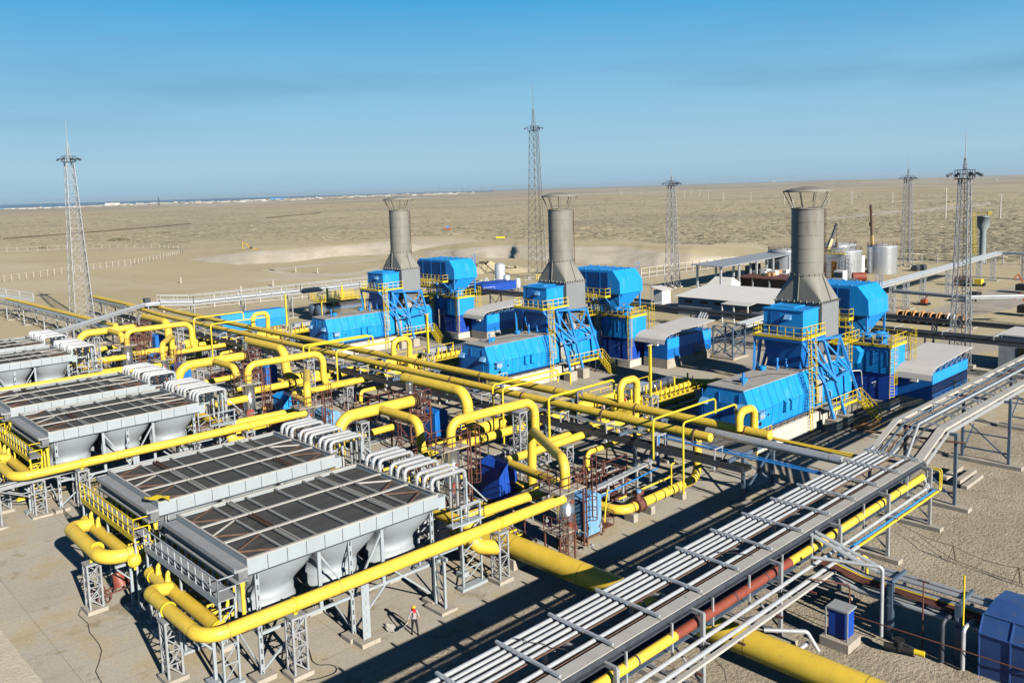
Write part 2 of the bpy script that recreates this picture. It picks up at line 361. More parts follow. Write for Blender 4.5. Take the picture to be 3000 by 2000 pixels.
step('quarry_bank',dens([(557,760),(700,740),(850,730),(1000,720),(1130,707),(1210,705),(1395,713)]),dens([(557,764),(697,775),(850,768),(1000,750),(1130,746),(1250,732),(1400,720)]),3.5,PALE)
step('quarry_bank_right',dens([(1213,740),(1350,728),(1500,718),(1560,720),(1680,726),(1800,722),(1935,738),(2080,750),(2250,752)]),dens([(1213,746),(1390,756),(1500,756),(1560,762),(1680,772),(1800,775),(1935,782),(2080,775),(2250,765)]),3.0,PALE)
# sand heaps at the edge of the yard
for i,(x,y,r,h,lb) in enumerate([(1425,793,7,3,'brown heap of dug sand behind the farthest air intake housing'),(1500,795,6,1.6,'low lumpy sand heap beside the white vessel'),(2790,600,16,3.2,'dark heap beside the far sand track')]):
    c=P(x,y); b=MB(); rnd=random.Random(i); R=6;N=18; v=[(c.x,c.y,h)]; f=[]
    for a in range(1,R+1):
        for j in range(N):
            t=2*PI*j/N; q=a/R; v.append((c.x+r*1.8*q*math.cos(t)*(1+rnd.uniform(-.1,.1)),c.y+r*q*math.sin(t),max(-.1,h*(1-q)**1.1*(1+rnd.uniform(-.25,.25)))if a<R else -.1))
    for j in range(N): f.append((0,1+j,1+(j+1)%N))
    for a in range(R-1):
        for j in range(N): k=(j+1)%N; f.append((1+a*N+j,1+a*N+k,1+(a+1)*N+k,1+(a+1)*N+j))
    b.add(v,f,True).build('sand_heap',SAND if i<2 else DES,label=lb,cat='sand heap')
# scrub: uncountable low bushes and hummocks
b=MB(); rnd=random.Random(11); cnt=0
while cnt<15000:
    x=rnd.uniform(-60,3060); y=rnd.uniform(566,800)
    lim=722 if x<560 else 706 if x<1480 else 712 if x<1900 else 735 if x<2250 else 700 if x<2640 else 768
    if y>lim-rnd.random()**2*30: continue
    p=P(x,y); d=math.hypot(p.x,p.y)
    if d>2300 or (d>700 and rnd.random()<.35): continue
    s=rnd.uniform(.3,.85)*(1+d/1000)*(1.8 if rnd.random()<.05 else 1); hgt=s*rnd.uniform(.10,.24); k=rnd.uniform(1.0,2.6); a0=rnd.uniform(0,PI)
    N=6; v=[]; 
    for rr,zz in((1,-.05),(.8,.65),(.35,1.)):
        for j in range(N):
            t=2*PI*j/N; q=rr*(1+rnd.uniform(-.25,.25)); ex,ey=q*s*k*math.cos(t),q*s*math.sin(t)
            v.append((p.x+ex*math.cos(a0)-ey*math.sin(a0),p.y+ex*math.sin(a0)+ey*math.cos(a0),zz*hgt*(1+rnd.uniform(-.2,.2))))
    f=[]
    for r in range(2):
        for j in range(N): q=(j+1)%N; f.append((r*N+j,r*N+q,(r+1)*N+q,(r+1)*N+j))
    f.append(tuple(2*N+j for j in range(N)))
    b.m=rnd.choice((0,0,0,1,2,2)); b.add(v,f,rnd.random()<.5); cnt+=1
SC1=mat('dry_scrub',(.235,.205,.135),.95,0,.3,.6); SC2=mat('sand_hummock',(.40,.35,.235),.95,0,.15,.5); SC3=mat('olive_scrub',(.20,.185,.115),.95,0,.3,.6)
b.build('desert_scrub',[SC1,SC2,SC3],base=(0,0,0),kind='stuff')
def leafy(name,label,cat,p,r,h,n=260,group=None):
    rnd=random.Random(int(p.x)); t=thing(name,label,cat,(p.x,p.y,0),group); b=MB()
    for i in range(n):
        a=rnd.uniform(0,2*PI); q=rnd.random()**.6; c=Vector((p.x+r*q*math.cos(a),p.y+r*.6*q*math.sin(a),h*rnd.random()*(1-q*q*.7)+.05)); s=rnd.uniform(.2,.5)
        d=[Vector((rnd.uniform(-1,1),rnd.uniform(-1,1),rnd.uniform(-.6,1))).normalized()*s for _ in range(3)]
        b.add([c+d[0],c+d[1],c+d[2]],[(0,1,2)])
    b.build('foliage',GRN,t); MB().bar((p.x,p.y,0),(p.x+.2,p.y,h*.6),.15).build('stem',RU,t); return t
leafy('green_bush','dark green bush growing alone in the left desert','bush',P(348,706),7,2.6,700)
leafy('green_bush','small olive bush on the sand above the fenced field','bush',P(480,684),6,1.4,240)
leafy('green_bush','grey-green bush at the left edge of the desert scrub','bush',P(124,727),4,1.2,200)
leafy('dark_bush','dark bushes on the skyline by the far sand track','bush',P(2560,540),40,14,500)
# hills on the right skyline
b=MB(); N=90; rnd=random.Random(5); rows=[]
for r,(dist,hh) in enumerate([(5200,0),(6400,.45),(7600,1.),(9000,.7),(12000,0)]):
    row=[]
    for i in range(N+1):
        x=1480+i*(3350-1480)/N; q=P(x,600); u=Vector((q.x,q.y)).normalized()*dist
        e=min(1,(x-1480)/420); hgt=(13+7*math.sin(i*.17)+5*math.sin(i*.41+1)+3*math.sin(i*.9))*hh*e
        row.append((u.x,u.y,hgt-.5))
    rows.append(row)
v=[p for r in rows for p in r]; f=[(r*(N+1)+i,r*(N+1)+i+1,(r+1)*(N+1)+i+1,(r+1)*(N+1)+i) for r in range(4) for i in range(N)]
b.add(v,f,True).build('hills',FAR,base=(0,0,0),kind='structure')
# far town: each house a thing of its own
TW=[mat('town_wall_pale',(.45,.43,.38),.9,0,.05,.1),mat('town_wall_sand',(.36,.32,.26),.9,0,.05,.1),mat('town_wall_white',(.6,.59,.56),.9,0,.03,.1),mat('town_roof_blue',(.05,.25,.6),.7)]
TR=mat('town_roof_dark',(.30,.24,.20),.9,0,.1,.1)
rnd=random.Random(21)
def house(x,y,w,h,d,wall,label,z=0,cat='house',group='houses of the distant town'):
    p=P(x,y); t=thing('distant_house',label,cat,(p.x,p.y,z),group); u=Vector((p.x,p.y,0)).normalized(); s=Vector((-u.y,u.x,0)); c=Vector((p.x,p.y,z))
    def q(a,e,k): return c+s*a+u*e+Vector((0,0,k))
    b=MB().add([q(-w,0,-2),q(w,0,-2),q(w,d,-2),q(-w,d,-2),q(-w,0,h),q(w,0,h),q(w,d,h),q(-w,d,h)],[(0,1,5,4),(1,2,6,5),(2,3,7,6),(3,0,4,7)]); b.build('wall',TW[wall],t)
    b=MB().add([q(-w-.5,-.5,h),q(w+.5,-.5,h),q(w+.5,d+.5,h),q(-w-.5,d+.5,h),q(-w*.6,d/2,h*1.3),q(w*.6,d/2,h*1.3)],[(0,1,5,4),(1,2,5),(2,3,4,5),(3,0,4)]); b.build('roof',TR if wall!=3 and rnd.random()<.6 else TW[wall],t)
for i in range(260):
    x=rnd.uniform(10,1390); yl=612-(x/1450)*52+math.sin(x*.01)*1.2; y=yl+rnd.uniform(.2,5)*min(1,.35+x/900)
    p=P(x,y); d=math.hypot(p.x,p.y); k=d/2482
    w=rnd.uniform(2,8)*k; h=min(rnd.uniform(1.2,2.6)*k,40)
    house(x,y,w,h,w*1.1,rnd.choice((0,0,1,2)),'one of the small pale houses in the distant coastal town')
for i in range(26):
    x=rnd.choice((rnd.uniform(2070,2320),rnd.uniform(2420,2600),rnd.uniform(2620,2950),rnd.uniform(1640,1760))); 
    p=P(x,534); d=math.hypot(p.x,p.y); k=d/2482; house(x,534,rnd.uniform(1.5,5)*k,rnd.uniform(1.5,3)*k,12,rnd.choice((0,1,2)),'one of the small houses along the distant hill skyline',z=10,group='houses on the distant hill')
house(330,602,42,15,50,2,'long white hall, largest building of the distant coastal town',cat='building',group=None)
house(813,585,52,13,50,3,'long bright blue shed in the distant coastal town',cat='building',group=None)
house(1710,549,90,18,60,2,'long white hall on the low ridge right of the central mast',cat='building',group=None)
TT=mat('town_tree',(.07,.09,.06),.95,0,.3,.05)
for i in range(34):
    x=rnd.uniform(30,1380); y=612-(x/1450)*52+rnd.uniform(.5,4); p=P(x,y); k=math.hypot(p.x,p.y)/2482; w=rnd.uniform(2,5)*k; h=rnd.uniform(1,2)*k
    t=thing('distant_tree','one of the dark tree clumps among the distant coastal houses','tree',(p.x,p.y,0),'trees of the distant town'); b=MB(); N=9
    v=[(p.x+w*q*math.cos(2*PI*j/N)*rnd.uniform(.8,1.15),p.y+w*q*math.sin(2*PI*j/N),h*z*rnd.uniform(.8,1.2)) for q,z in((1,0),(1.05,.5),(.5,1)) for j in range(N)]; f=[(r*N+j,r*N+(j+1)%N,(r+1)*N+(j+1)%N,(r+1)*N+j) for r in range(2) for j in range(N)]+[tuple(2*N+j for j in range(N))]
    b.add(v,f).build('crown',TT,t); MB().bar((p.x,p.y,-1),(p.x,p.y,h*.4),w*.1).build('trunk',TT,t)
# power poles across the desert
for pk,(x,y,h) in enumerate(sorted(((2495,600,13),(2615,597,11),(2770,640,18),(2930,640,14),(2322,640,13),(2200,590,12),(2120,590,12),(2075,580,12),(2050,575,12),(2025,575,12),(2005,580,12),(2298,600,10),(2428,600,10),(1880,570,12),(1820,572,12)))):
    p=P(x,y); t=thing('power_pole',ORD[pk]+' tall pale pole, counted from the left, in the desert behind the plant','pole',(p.x,p.y,0),'pole line across the desert')
    MB().cone((p.x,p.y,0),(p.x,p.y,h),.4,.28,8).build('mast',PL,t); MB().bar((p.x-1,p.y+1,h-.5),(p.x+1,p.y-1,h-.5),.15).build('crossarm',PL,t)
p=P(466,603); t=thing('pylon','dark lattice pylon beside the sea horizon on the left','pylon',(p.x,p.y,0)); lattice(MB(),p.x,p.y,0,40,6,.7,.5,6,1.2).build('lattice_frame',GD,t)
p=P(155,600); t=thing('pylon','small dark lattice pylon before the sea at far left','pylon',(p.x,p.y,0)); lattice(MB(),p.x,p.y,0,45,7,.8,.5,6,1.5).build('lattice_frame',GD,t)
pipe([P(10,699,.6),P(300,677,.6),P(560,655,.6)],.35,'long rusty pipeline lying on the desert at far left',RU,'desert_pipeline',n=8)
pipe([P(780,638,.6),P(940,623,.6)],.4,'rusty pipeline stretch further away across the desert',RU,'desert_pipeline',n=8)
# loose stones and litter, uncountable
b=MB(); rnd=random.Random(31)
for i in range(2600):
    if i<1500: x,y=rnd.uniform(20,75),rnd.uniform(2,33)
    elif i<2200: x,y=rnd.uniform(12,60),rnd.uniform(36,72)
    else: x,y=rnd.uniform(8.5,11.5),rnd.uniform(40,62)
    s=rnd.uniform(.02,.07)*(1.6 if rnd.random()<.1 else 1); a=rnd.uniform(0,PI)
    v=[(x+s*math.cos(a+k*PI/2)*rnd.uniform(.7,1.3),y+s*math.sin(a+k*PI/2)*rnd.uniform(.7,1.3),0) for k in range(4)]+[(x,y,s*rnd.uniform(.5,1))]
    b.add(v,[(0,1,4),(1,2,4),(2,3,4),(3,0,4)])
b.build('loose_stones',mat('stone_chips',(.30,.26,.20),.95,0,.4,4),base=(0,0,0),kind='stuff')
# fences
def fence(name,label,pts,sp,h,m,rails=(.35,.7,1.),pw=.18,group=None):
    t=thing(name,label,'fence',(pts[0].x,pts[0].y,0),group); b=MB(); pos=[]; acc=0
    for a,c in zip(pts,pts[1:]):
        L=(c-a).length; k=max(1,round(L/sp))
        for i in range(k): pos.append(a.lerp(c,i/k))
        for r in rails: b.bar(a+Vector((0,0,h*r)),c+Vector((0,0,h*r)),pw*.5)
    pos.append(pts[-1]); b.build('rail',m,t)
    o0=MB().box(pts[0].x-pw/2,pts[0].x+pw/2,pts[0].y-pw/2,pts[0].y+pw/2,0,h).build('post',m,t)
    if len(pos)>100: pos=pos[:100]
    for q in pos[1:]:
        c=o0.copy(); COL.objects.link(c); c.parent=t; c.location=(q.x-pts[0].x,q.y-pts[0].y,0)
    return t
fl=[P(x,y) for x,y in((-10,829),(119,811),(255,792),(383,776),(489,756),(536,742))]
fence('concrete_fence','white post-and-rail fence along the near side of the sand field',fl,3.2,2.2,CONC,(.1,.95),.25)
fl=[P(x,y) for x,y in((536,742),(535,731),(468,727),(298,729),(170,732),(-10,739))]
fence('concrete_fence','white post-and-rail fence along the far side of the sand field',fl,5,2.2,CONC,(.1,.95),.25)
fence('concrete_fence','white post-and-rail fence behind the lattice mast left of the canopy',[P(1878,817),P(2050,792),P(2262,768)],3.2,3.,PL,(.1,.5,.95),.25)
fence('concrete_fence','white post-and-rail fence right of the bright storage tanks',[P(2625,772),P(2700,769),P(2840,772),P(3040,778)],4.5,2.8,PL,(.1,.95),.22)
fence('concrete_fence','line of white posts behind the grey pipe bridge at far left',[P(480,915),P(700,893),P(1000,862),P(1110,850)],5,3.0,PL,(.1,),.22)
for mk,(x,y) in enumerate(sorted(((530,829),(800,838),(1155,800),(930,800),(866,797),(706,856)))):
    p=P(x,y); MB().cone((p.x,p.y,0),(p.x,p.y,1.6),.35,.3,8).dome((p.x,p.y,1.6),(0,0,1),.35,8).build('marker_post',CONC,label=ORD[mk]+' stubby white marker post from the left on the sand yard',cat='marker post',group='white marker posts on the sand')
# ------------------------------------------------------------------ cooler banks (built once, copied twice)
def UP(label,**k): return label
BANK0=len(ROOTS)
def air_cooler(Y0,which,W=9.0):
    X0,X1=18.3,30.7; lab='long grey air cooler with dark mesh top, '+which+' of the two in the {b} bank'
    t=thing('air_cooler',lab,'air cooler',(24.5,Y0+W/2,0),'grey air coolers')
    b=MB(); b.box(X0,X1,Y0,Y0+.06,5.85,6.62).box(X0,X1,Y0+W-.06,Y0+W,5.75,6.62).box(X0,X0+.06,Y0+.06,Y0+W-.06,5.75,6.62).box(X1-.06,X1,Y0+.06,Y0+W-.06,5.75,6.62)
    b.box(X1,X1+.55,Y0,Y0+W,5.7,6.45)
    b.m=1
    for i in range(1,11): x=X0+(X1-X0)*i/11; b.box(x-.018,x+.018,Y0-.006,Y0,5.87,6.61)
    b.box(X0,X1,Y0-.03,Y0,5.80,5.86)
    b.build('side_panel',[GR,GD],t)
    b=MB(); ys=[Y0+.12,Y0+W/3,Y0+2*W/3,Y0+W-.12]
    b.box(X0+.06,X1-.06,Y0+.06,Y0+W-.06,6.36,6.42); b.build('fan_screen',MESH,t)
    b=MB(); rb=MB()
    for y in ys: b.box(X0,X1,y-.11,y+.09,6.62,6.69)
    b.box(X0,X0+.12,Y0,Y0+W,6.692,6.73); b.box(X1-.1,X1,Y0,Y0+W,6.692,6.76)
    fr=[.17,.34,.5,.66,.83]; db=[.25,.745]
    for r in range(3):
        ya,yb=ys[r]+.14,ys[r+1]-.14
        for f in fr: x=X0+(X1-X0)*f; b.bar((x,ya,6.60),(x,yb,6.60),.05,.12)
        for f in db:
            x=X0+(X1-X0)*f; tg=rb if (r+2*(f>.5)) %4==(1 if which=='near' else 2) else b
            tg.bar((x-.1,ya,6.61),(x-.1,yb,6.61),.05,.14); tg.bar((x+.12,ya,6.61),(x+.12,yb,6.61),.05,.14)
        ym=(ya+yb)/2
        for x,sg in((X0+.15,1),(X1-.15,-1)):
            if sg<0 and r==2: continue
            rb.bar((x,ym,6.56),(x+sg*1.9,ya+.05,6.56),.05,.1); (b if r%2 else rb).bar((x,ym,6.56),(x+sg*1.9,yb-.05,6.56),.05,.1)
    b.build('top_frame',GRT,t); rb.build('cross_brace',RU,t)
    # sloping louvre box over the header end
    b=MB(); b.box(X0-.75,X0-.002,Y0-.1,Y0+W+.1,6.20,6.34); b.bar((X0-.72,Y0-.1,6.40),(X0-.72,Y0+W+.1,6.40),.06,.12); b.box(X0-.7,X0-.002,Y0-.1,Y0+W+.1,5.62,5.66)
    b.build('end_hood',GS,t)
    b=MB(); b.box(X0-.5,X0-.01,Y0,Y0+W,5.72,6.19); b.build('louvre',mat('louvre_grey',(.17,.18,.19),.7,0,.3,9,stretch=(1,4,1)) if 'louvre_grey' not in D.materials else D.materials['louvre_grey'],t)
    # fan shrouds: square hopper to round ring
    n=32; px=(X1-X0)/3; py=W/2
    for iy in range(2):
        for ix in range(3):
            cx=X0+px*(ix+.5); cy=Y0+py*(iy+.5); b=MB(); rings=[]
            for k,(z,mix,r) in enumerate([(5.84,0,1.62),(5.2,.25,1.62),(4.7,.55,1.6),(4.2,.85,1.6),(3.66,1,1.58),(3.64,1,1.70),(3.62,1,1.70),(3.06,1,1.70),(3.05,1,1.78),(2.96,1,1.78),(2.95,1,1.68)]):
                ring=[]
                for j in range(n):
                    a=2*PI*j/n; c,s=math.cos(a),math.sin(a); q=1/max(abs(c)/(px/2-.10),abs(s)/(py/2-.05)); q=(q-.03)*(1-mix)+r*mix
                    ring.append((cx+c*q,cy+s*q+(.55 if iy==0 else -.55)*mix,z))
                rings.append(ring)
            b.loft(rings,cap=False); b.sm=[True]*len(b.sm)
            b.m=1
            cy+=.55 if iy==0 else -.55
            for j in range(0,n,4): a=2*PI*j/n; b.bar((cx+1.69*math.cos(a),cy+1.69*math.sin(a),3.0),(cx+1.69*math.cos(a),cy+1.69*math.sin(a),3.6),.02,.03)
            b.m=0
            sh=b.build('fan_shroud',[GR,GS],t)
            if iy==0:
                b=MB(); b.cone((cx,cy,2.55),(cx,cy,2.9),.22,.22,10)
                for k in range(6): a=2*PI*k/6; b.bar((cx,cy,2.72),(cx+1.5*math.cos(a),cy+1.5*math.sin(a),2.72),.3,.04)
                b.build('fan',GD,sh)
    # legs and bracing
    for x in (X0+.5,X0+6.1,X1-.5):
        for y in (Y0+.12,Y0+W/2,Y0+W-.12):
            b=MB(); b.bar((x-.08,y,.25),(x-.08,y,5.72),.12,.06); b.bar((x+.08,y,.25),(x+.08,y,5.72),.12,.06)
            for k in range(9): b.box(x-.055,x+.055,y-.05,y-.03,.5+k*.58,.8+k*.58)
            b.build('leg',GR,t)
            MB().box(x-.55,x+.55,y-.5,y+.5,0,.26).build('footing',CONC,t)
    b=MB()
    for y in (Y0+.12,Y0+W-.12):
        b.bar((X0+.5,y,2.45),(X1-.5,y,2.45),.12,.16)
        for i in (1,2): x=X0+px*i; b.bar((x,y,2.5),(x,y,5.72),.14,.2)
        for a,c in(((X0+.5,.4),(X0+3.2,2.4)),((X1-.5,.4),(X1-3.4,3.0)),((X0+px,5.6),(X0+px*1.5,2.45)),((X0+px*2,5.6),(X0+px*1.5,2.45)),((X0+6.1,.4),(X0+8.4,2.4))): b.bar((a[0],y,a[1]),(c[0],y,c[1]),.1)
    for x in (X0+.5,X0+6.1,X1-.5):
        b.bar((x,Y0+.12,2.5),(x,Y0+W-.12,2.5),.1); b.bar((x,Y0+.12,.4),(x,Y0+W/2,2.4),.08); b.bar((x,Y0+W-.12,.4),(x,Y0+W/2,2.4),.08)
    b.build('bracing',GR,t)
    # insulated return bends
    for g in range(3):
        for i in range(3):
            y=Y0+.95+(2-g)*2.8+i*.74
            b=MB(); b.tube([(X1+.28,y,6.3),(X1+.28,y,7.33),(33.65,y,7.33),(33.65,y,4.1)],.14,.32,12)
            for z in (6.75,): b.cone((X1+.28,y,z),(X1+.28,y,z+.05),.19,n=12)
            b.m=1; b.cone((X1+.28,y,6.25),(X1+.28,y,6.5),.12,n=10).cone((X1+.28,y,6.3),(X1+.28,y,6.34),.2,n=10)
            b.build('return_bend',[AL,RU],t)
    b=MB()
    for y in (Y0-.05,Y0+W*.5,Y0+W+.1):
        for x in (32.4,33.95): b.bar((x,y,.2),(x,y,5.5),.14,.1)
        b.bar((32.4,y,4.2),(33.95,y,4.2),.1); b.bar((32.4,y,5.4),(33.95,y,5.4),.1,.16)
        for k in range(4): b.bar((32.4,y,.4+k*.95),(33.95,y,1.3+k*.95),.06); b.bar((32.4,y,1.3+k*.95),(33.95,y,1.3+k*.95),.06)
        b.bar((32.9,y,5.4),(32.9,y,7.2),.12); b.bar((32.9,y,7.0),(34.6,y,5.2),.08)
        b.box(32.1,34.2,y-.3,y+.3,0,.2)
    b.rail([(31.5,Y0-.3,4.4),(34.1,Y0-.3,4.4),(34.1,Y0+W,4.4)],1.05,1.5,.05); b.box(31.5,34.1,Y0-.32,Y0+.3,4.32,4.4)
    b.build('pipe_frame',GR,t)
    return t
def walkway(Y0,which,m,color):
    t=thing('walkway',f'{color} railed walkway on the header side of the {which} cooler, {{b}} bank','walkway',(17.4,Y0+5,0),'walkways beside the coolers')
    ya,yb=Y0+.6,Y0+10.6; z=4.7
    b=MB().box(16.95,17.85,ya,yb,z-.05,z); b.m=1; b.box(16.91,16.945,ya,yb,z-.28,z+.1).box(17.86,17.89,ya,yb,z-.28,z+.1); b.build('deck',[GS,m],t)
    MB().rail([(17.85,ya,z),(16.93,ya,z),(16.93,yb,z)],1.15,.95,.055,1).build('handrail',m,t)
    MB().rail([(17.87,ya,z),(17.87,yb,z)],1.15,.95,.05,1).build('handrail',m,t)
    for y in (ya+.1,(ya+yb)/2,yb-.1):
        b=MB()
        for x in (17.0,17.82): b.bar((x,y,.15),(x,y,z-.05),.14,.1)
        for k in range(4): b.bar((17.0,y,.3+k),(17.82,y,1.2+k),.05); b.bar((17.0,y,1.2+k),(17.82,y,1.2+k),.06)
        b.box(16.8,18.,y-.25,y+.25,0,.15); b.build('trestle',GR,t)
    return t
def header(Y0,which):
    t=thing('yellow_header','thick yellow header cylinder with rows of nozzles, '+which+' cooler of the {b} bank','pipe header',(16.6,Y0+5,0),'yellow cooler headers')
    x,z,r=16.9,3.3,.37; ya,yb=Y0+.55,Y0+9.9
    b=MB().tube([(x,ya,z),(x,yb,z)],r,n=18); b.dome((x,ya,z),(0,-1,0),r,18).dome((x,yb,z),(0,1,0),r,18); b.build('header_shell',Y,t)
    for k,y in enumerate([ya+.3,ya+1.25,ya+2.2,ya+3.2,ya+4.15,ya+5.1,ya+6.1,ya+7.05,ya+8.0]):
        b=MB().cone((x+.3,y,z-.12),(x+.75,y,z-.12),.24,.15,10).tube([(x+.75,y,z-.12),(18.35,y,z-.12),(18.35,y,5.9)],.11,.25,10)
        b.cone((x+.95,y,z-.12),(x+1.03,y,z-.12),.21,n=10); b.cone((18.35,y,5.0),(18.35,y,5.3),.15,n=10); b.build('nozzle',Y,t)
    for y in (yb-1.3,yb-2.7): MB().tube([(x,y,z+.2),(x,y,z+.95),(x+.6,y,z+.95)],.13,.28,12).cone((x,y,z+.3),(x,y,z+.6),.19,.14,12).build('vent_bend',Y,t)
    b=MB()
    for y in (ya+.15,yb-.6): b.cone((x,y-.06,z),(x,y+.06,z),r+.05,n=18); b.box(x-.08,x+.08,y-.06,y+.06,z-.6,z-.3)
    b.build('clamp',YS,t)
    b=MB()
    for y in (ya+1.0,yb-1.0):
        b.bar((x,y,.2),(x,y,z-.5),.16); b.box(x-.9,x+.5,y-.09,y+.09,z-.5,z-.36); b.bar((x-.8,y,z-.6),(x,y,z-1.5),.08); b.box(x-.4,x+.4,y-.4,y+.4,0,.2)
    b.build('stand',GR,t)
    return t
for Y0,which,m,c in((39.65,'near',GR,'grey'),(51.35,'far',YS,'yellow')):
    air_cooler(Y0,which); walkway(Y0,which,m,c); header(Y0,which)
    # collecting manifold under the return bends
    t=thing('yellow_manifold','fat yellow manifold below the silver return bends of the '+which+' cooler, {b} bank','manifold',(33.4,Y0+5,0),'yellow manifolds under the return bends')
    b=MB().tube([(33.65,Y0+9.4,3.7),(33.65,Y0+.6,3.7),(33.65,Y0+.2,2.4),(34.8,Y0-.9,2.3)] if which=='near' else [(33.65,Y0+9.4,3.7),(33.65,Y0+.4,3.7)],.48,.7,16); b.dome((33.65,Y0+9.4,3.7),(0,1,0),.48,16); b.build('manifold_shell',Y,t)
    for y in (Y0+1.5,Y0+7.5): MB().box(33.35,33.95,y-.3,y+.3,0,.3).bar((33.65,y,.3),(33.65,y,3.3),.2).build('stand',GR,t)
pipe([(40.9,38.85,3.8),(15.5,38.85,3.8),(15.5,46.2,3.8),(16.8,46.2,3.5)],.36,'long yellow pipe looping round the near header and along the front of the {b} bank',bend=1.15,n=18)
pipe([(24.5,52.6,3.5),(15.4,52.6,3.6),(15.4,59.6,3.7),(16.8,59.6,3.5)],.43,'U-shaped fat yellow pipe loop at the far header of the {b} bank',bend=1.2,n=18)
for x,y,h,l in((15.5,43.2,3.35,'latticed grey column under the near yellow loop, {b} bank'),(15.1,54.3,3.1,'latticed grey column under the far yellow loop, {b} bank'),(20.3,38.75,3.35,'latticed grey column under the front pipe near its elbow, {b} bank'),(34.9,38.85,3.35,'latticed grey column under the front pipe beside the large buried main, {b} bank')):
    t=column(x,y,h,l)
    b=MB().cone((x,38.85 if abs(y-38.8)<.2 else y,3.8),(x+.1,38.85 if abs(y-38.8)<.2 else y,3.8),.41,n=16) if abs(y-38.8)<.2 else MB().cone((15.5,y,3.8),(15.5,y+.1,3.8),.42,n=16)
    b.box(x-.1,x+.1,y-.1,y+.1,h,h+.12); b.build('pipe_clamp',YS,t)
t=thing('portal_frame','grey cantilever portal under the front yellow pipe by the last fan hopper, {b} bank','pipe support',(29.9,38.9,0))
b=MB()
for y in (38.3,39.2):
    b.bar((29.9,y,.2),(29.9,y,3.2),.13,.16)
for k in range(3): b.bar((29.9,38.3,.4+k*.95),(29.9,39.2,1.3+k*.95),.07); b.bar((29.9,38.3,1.3+k*.95),(29.9,39.2,1.3+k*.95),.07)
b.bar((29.9,38.0,3.3),(29.9,39.5,3.3),.14,.2).bar((29.5,38.85,3.35),(31.4,38.85,3.35),.2,.1); b.build('frame',GR,t); MB().box(29.3,30.5,37.9,39.6,0,.2).build('footing',CONC,t)
t=thing('slotted_post','grey slotted post carrying the front yellow pipe between two fan hoppers, {b} bank','pipe support',(24.6,38.75,0))
b=MB().bar((24.48,38.75,.25),(24.48,38.75,3.4),.06,.24).bar((24.74,38.75,.25),(24.74,38.75,3.4),.06,.24)
for k in range(6): b.box(24.5,24.72,38.7,38.8,.4+k*.52,.68+k*.52)
b.build('post',GR,t); MB().box(24.,25.2,38.3,39.3,0,.25).build('footing',CONC,t)
# ---- separators, platforms, cabins and the pipes round them
def railed_platform(t,x0,x1,y0,y1,z,m,dm,gap=None,h=1.05):
    MB().box(x0,x1,y0,y1,z-.08,z).build('platform',dm,t)
    MB().rail([(x0,y0,z),(x1,y0,z),(x1,y1,z),(x0,y1,z),(x0,y0,z)],h,1.0,.055).build('handrail',m,t)
def separator(x,y,label,z1,m,low=True):
    t=thing('steel_separator',label,'separator vessel',(x,y,0),'stainless separator vessels')
    b=MB().lathe(x,y,[(.3,.35),(.62,.9),(.63,2.2),(.66,2.2),(.66,2.26),(.63,2.26),(.63,z1-.5),(.70,z1-.1),(.70,z1)],28); b.cone((x,y,z1-.01),(x,y,z1),.70,n=28); b.build('vessel_shell',SS,t)
    b=MB()
    for a in (.8,2.4,3.9,5.5): c,s=math.cos(a)*.62,math.sin(a)*.62; b.bar((x+c,y+s,0),(x+c,y+s,1.1),.12)
    b.build('leg',RU,t)
    b=MB().cone((x-.3,y-.58,1.9),(x-.38,y-.86,1.9),.36,n=18); b.cone((x-.38,y-.86,1.9),(x-.4,y-.94,1.9),.42,n=18); b.build('manway',RED,t)
    MB().cone((x-.05,y-.6,3.6),(x-.06,y-.72,3.6),.13,n=12).build('nozzle_plate',RED,t)
    railed_platform(t,x-1.5,x+1.1,y-.95,y+1.05,z1+.02,m,CONC if m is not YS else GS)
    if low:
        MB().box(x-2.3,x-.75,y-1.6,y-.1,2.02,2.1).build('lower_platform',CONC,t)
        b=MB().rail([(x-.75,y-1.6,2.1),(x-2.3,y-1.6,2.1),(x-2.3,y-.1,2.1)],1.05,.75,.05)
        for px_,py_ in((x-2.25,y-1.55),(x-.8,y-1.55),(x-2.25,y-.15)): b.bar((px_,py_,0),(px_,py_,2.1),.1)
        for k in range(3): b.bar((x-2.25,y-1.55,.2+k*.6),(x-.8,y-1.55,.8+k*.6),.04)
        b.ladder((x-1.9,y-1.75,0),(x-1.9,y-1.75,3.0),(1,0,0),.45,.05,.3,(0,-1,0),2.0); b.build('access_stair',m,t)
    MB().ladder((x+1.5,y-.6,0),(x+1.5,y-.6,z1+1.1),(.7,.7,0),.5,.07,.3,(.7,-.7,0),1.9).bar((x+1.2,y-.6,0),(x+1.2,y-.6,z1+1.3),.1).build('caged_ladder',m,t)
    b=MB()
    rnd=random.Random(int(x*10+y))
    for k in range(14):
        a=rnd.uniform(-2.2,2.2);c=rnd.uniform(-2,1.5); z=rnd.uniform(.3,2.2); p=Vector((x+a,y+c,z)); d=Vector(rnd.choice([(1,0,0),(0,1,0),(0,0,1)]))*rnd.uniform(.4,1.4)
        b.cone(p,p+d,.05,n=6); b.cone(p+d*.5,p+d*.5+d.normalized()*.12,.14,n=8)
    b.build('small_bore_piping',[GS],t)
    return t
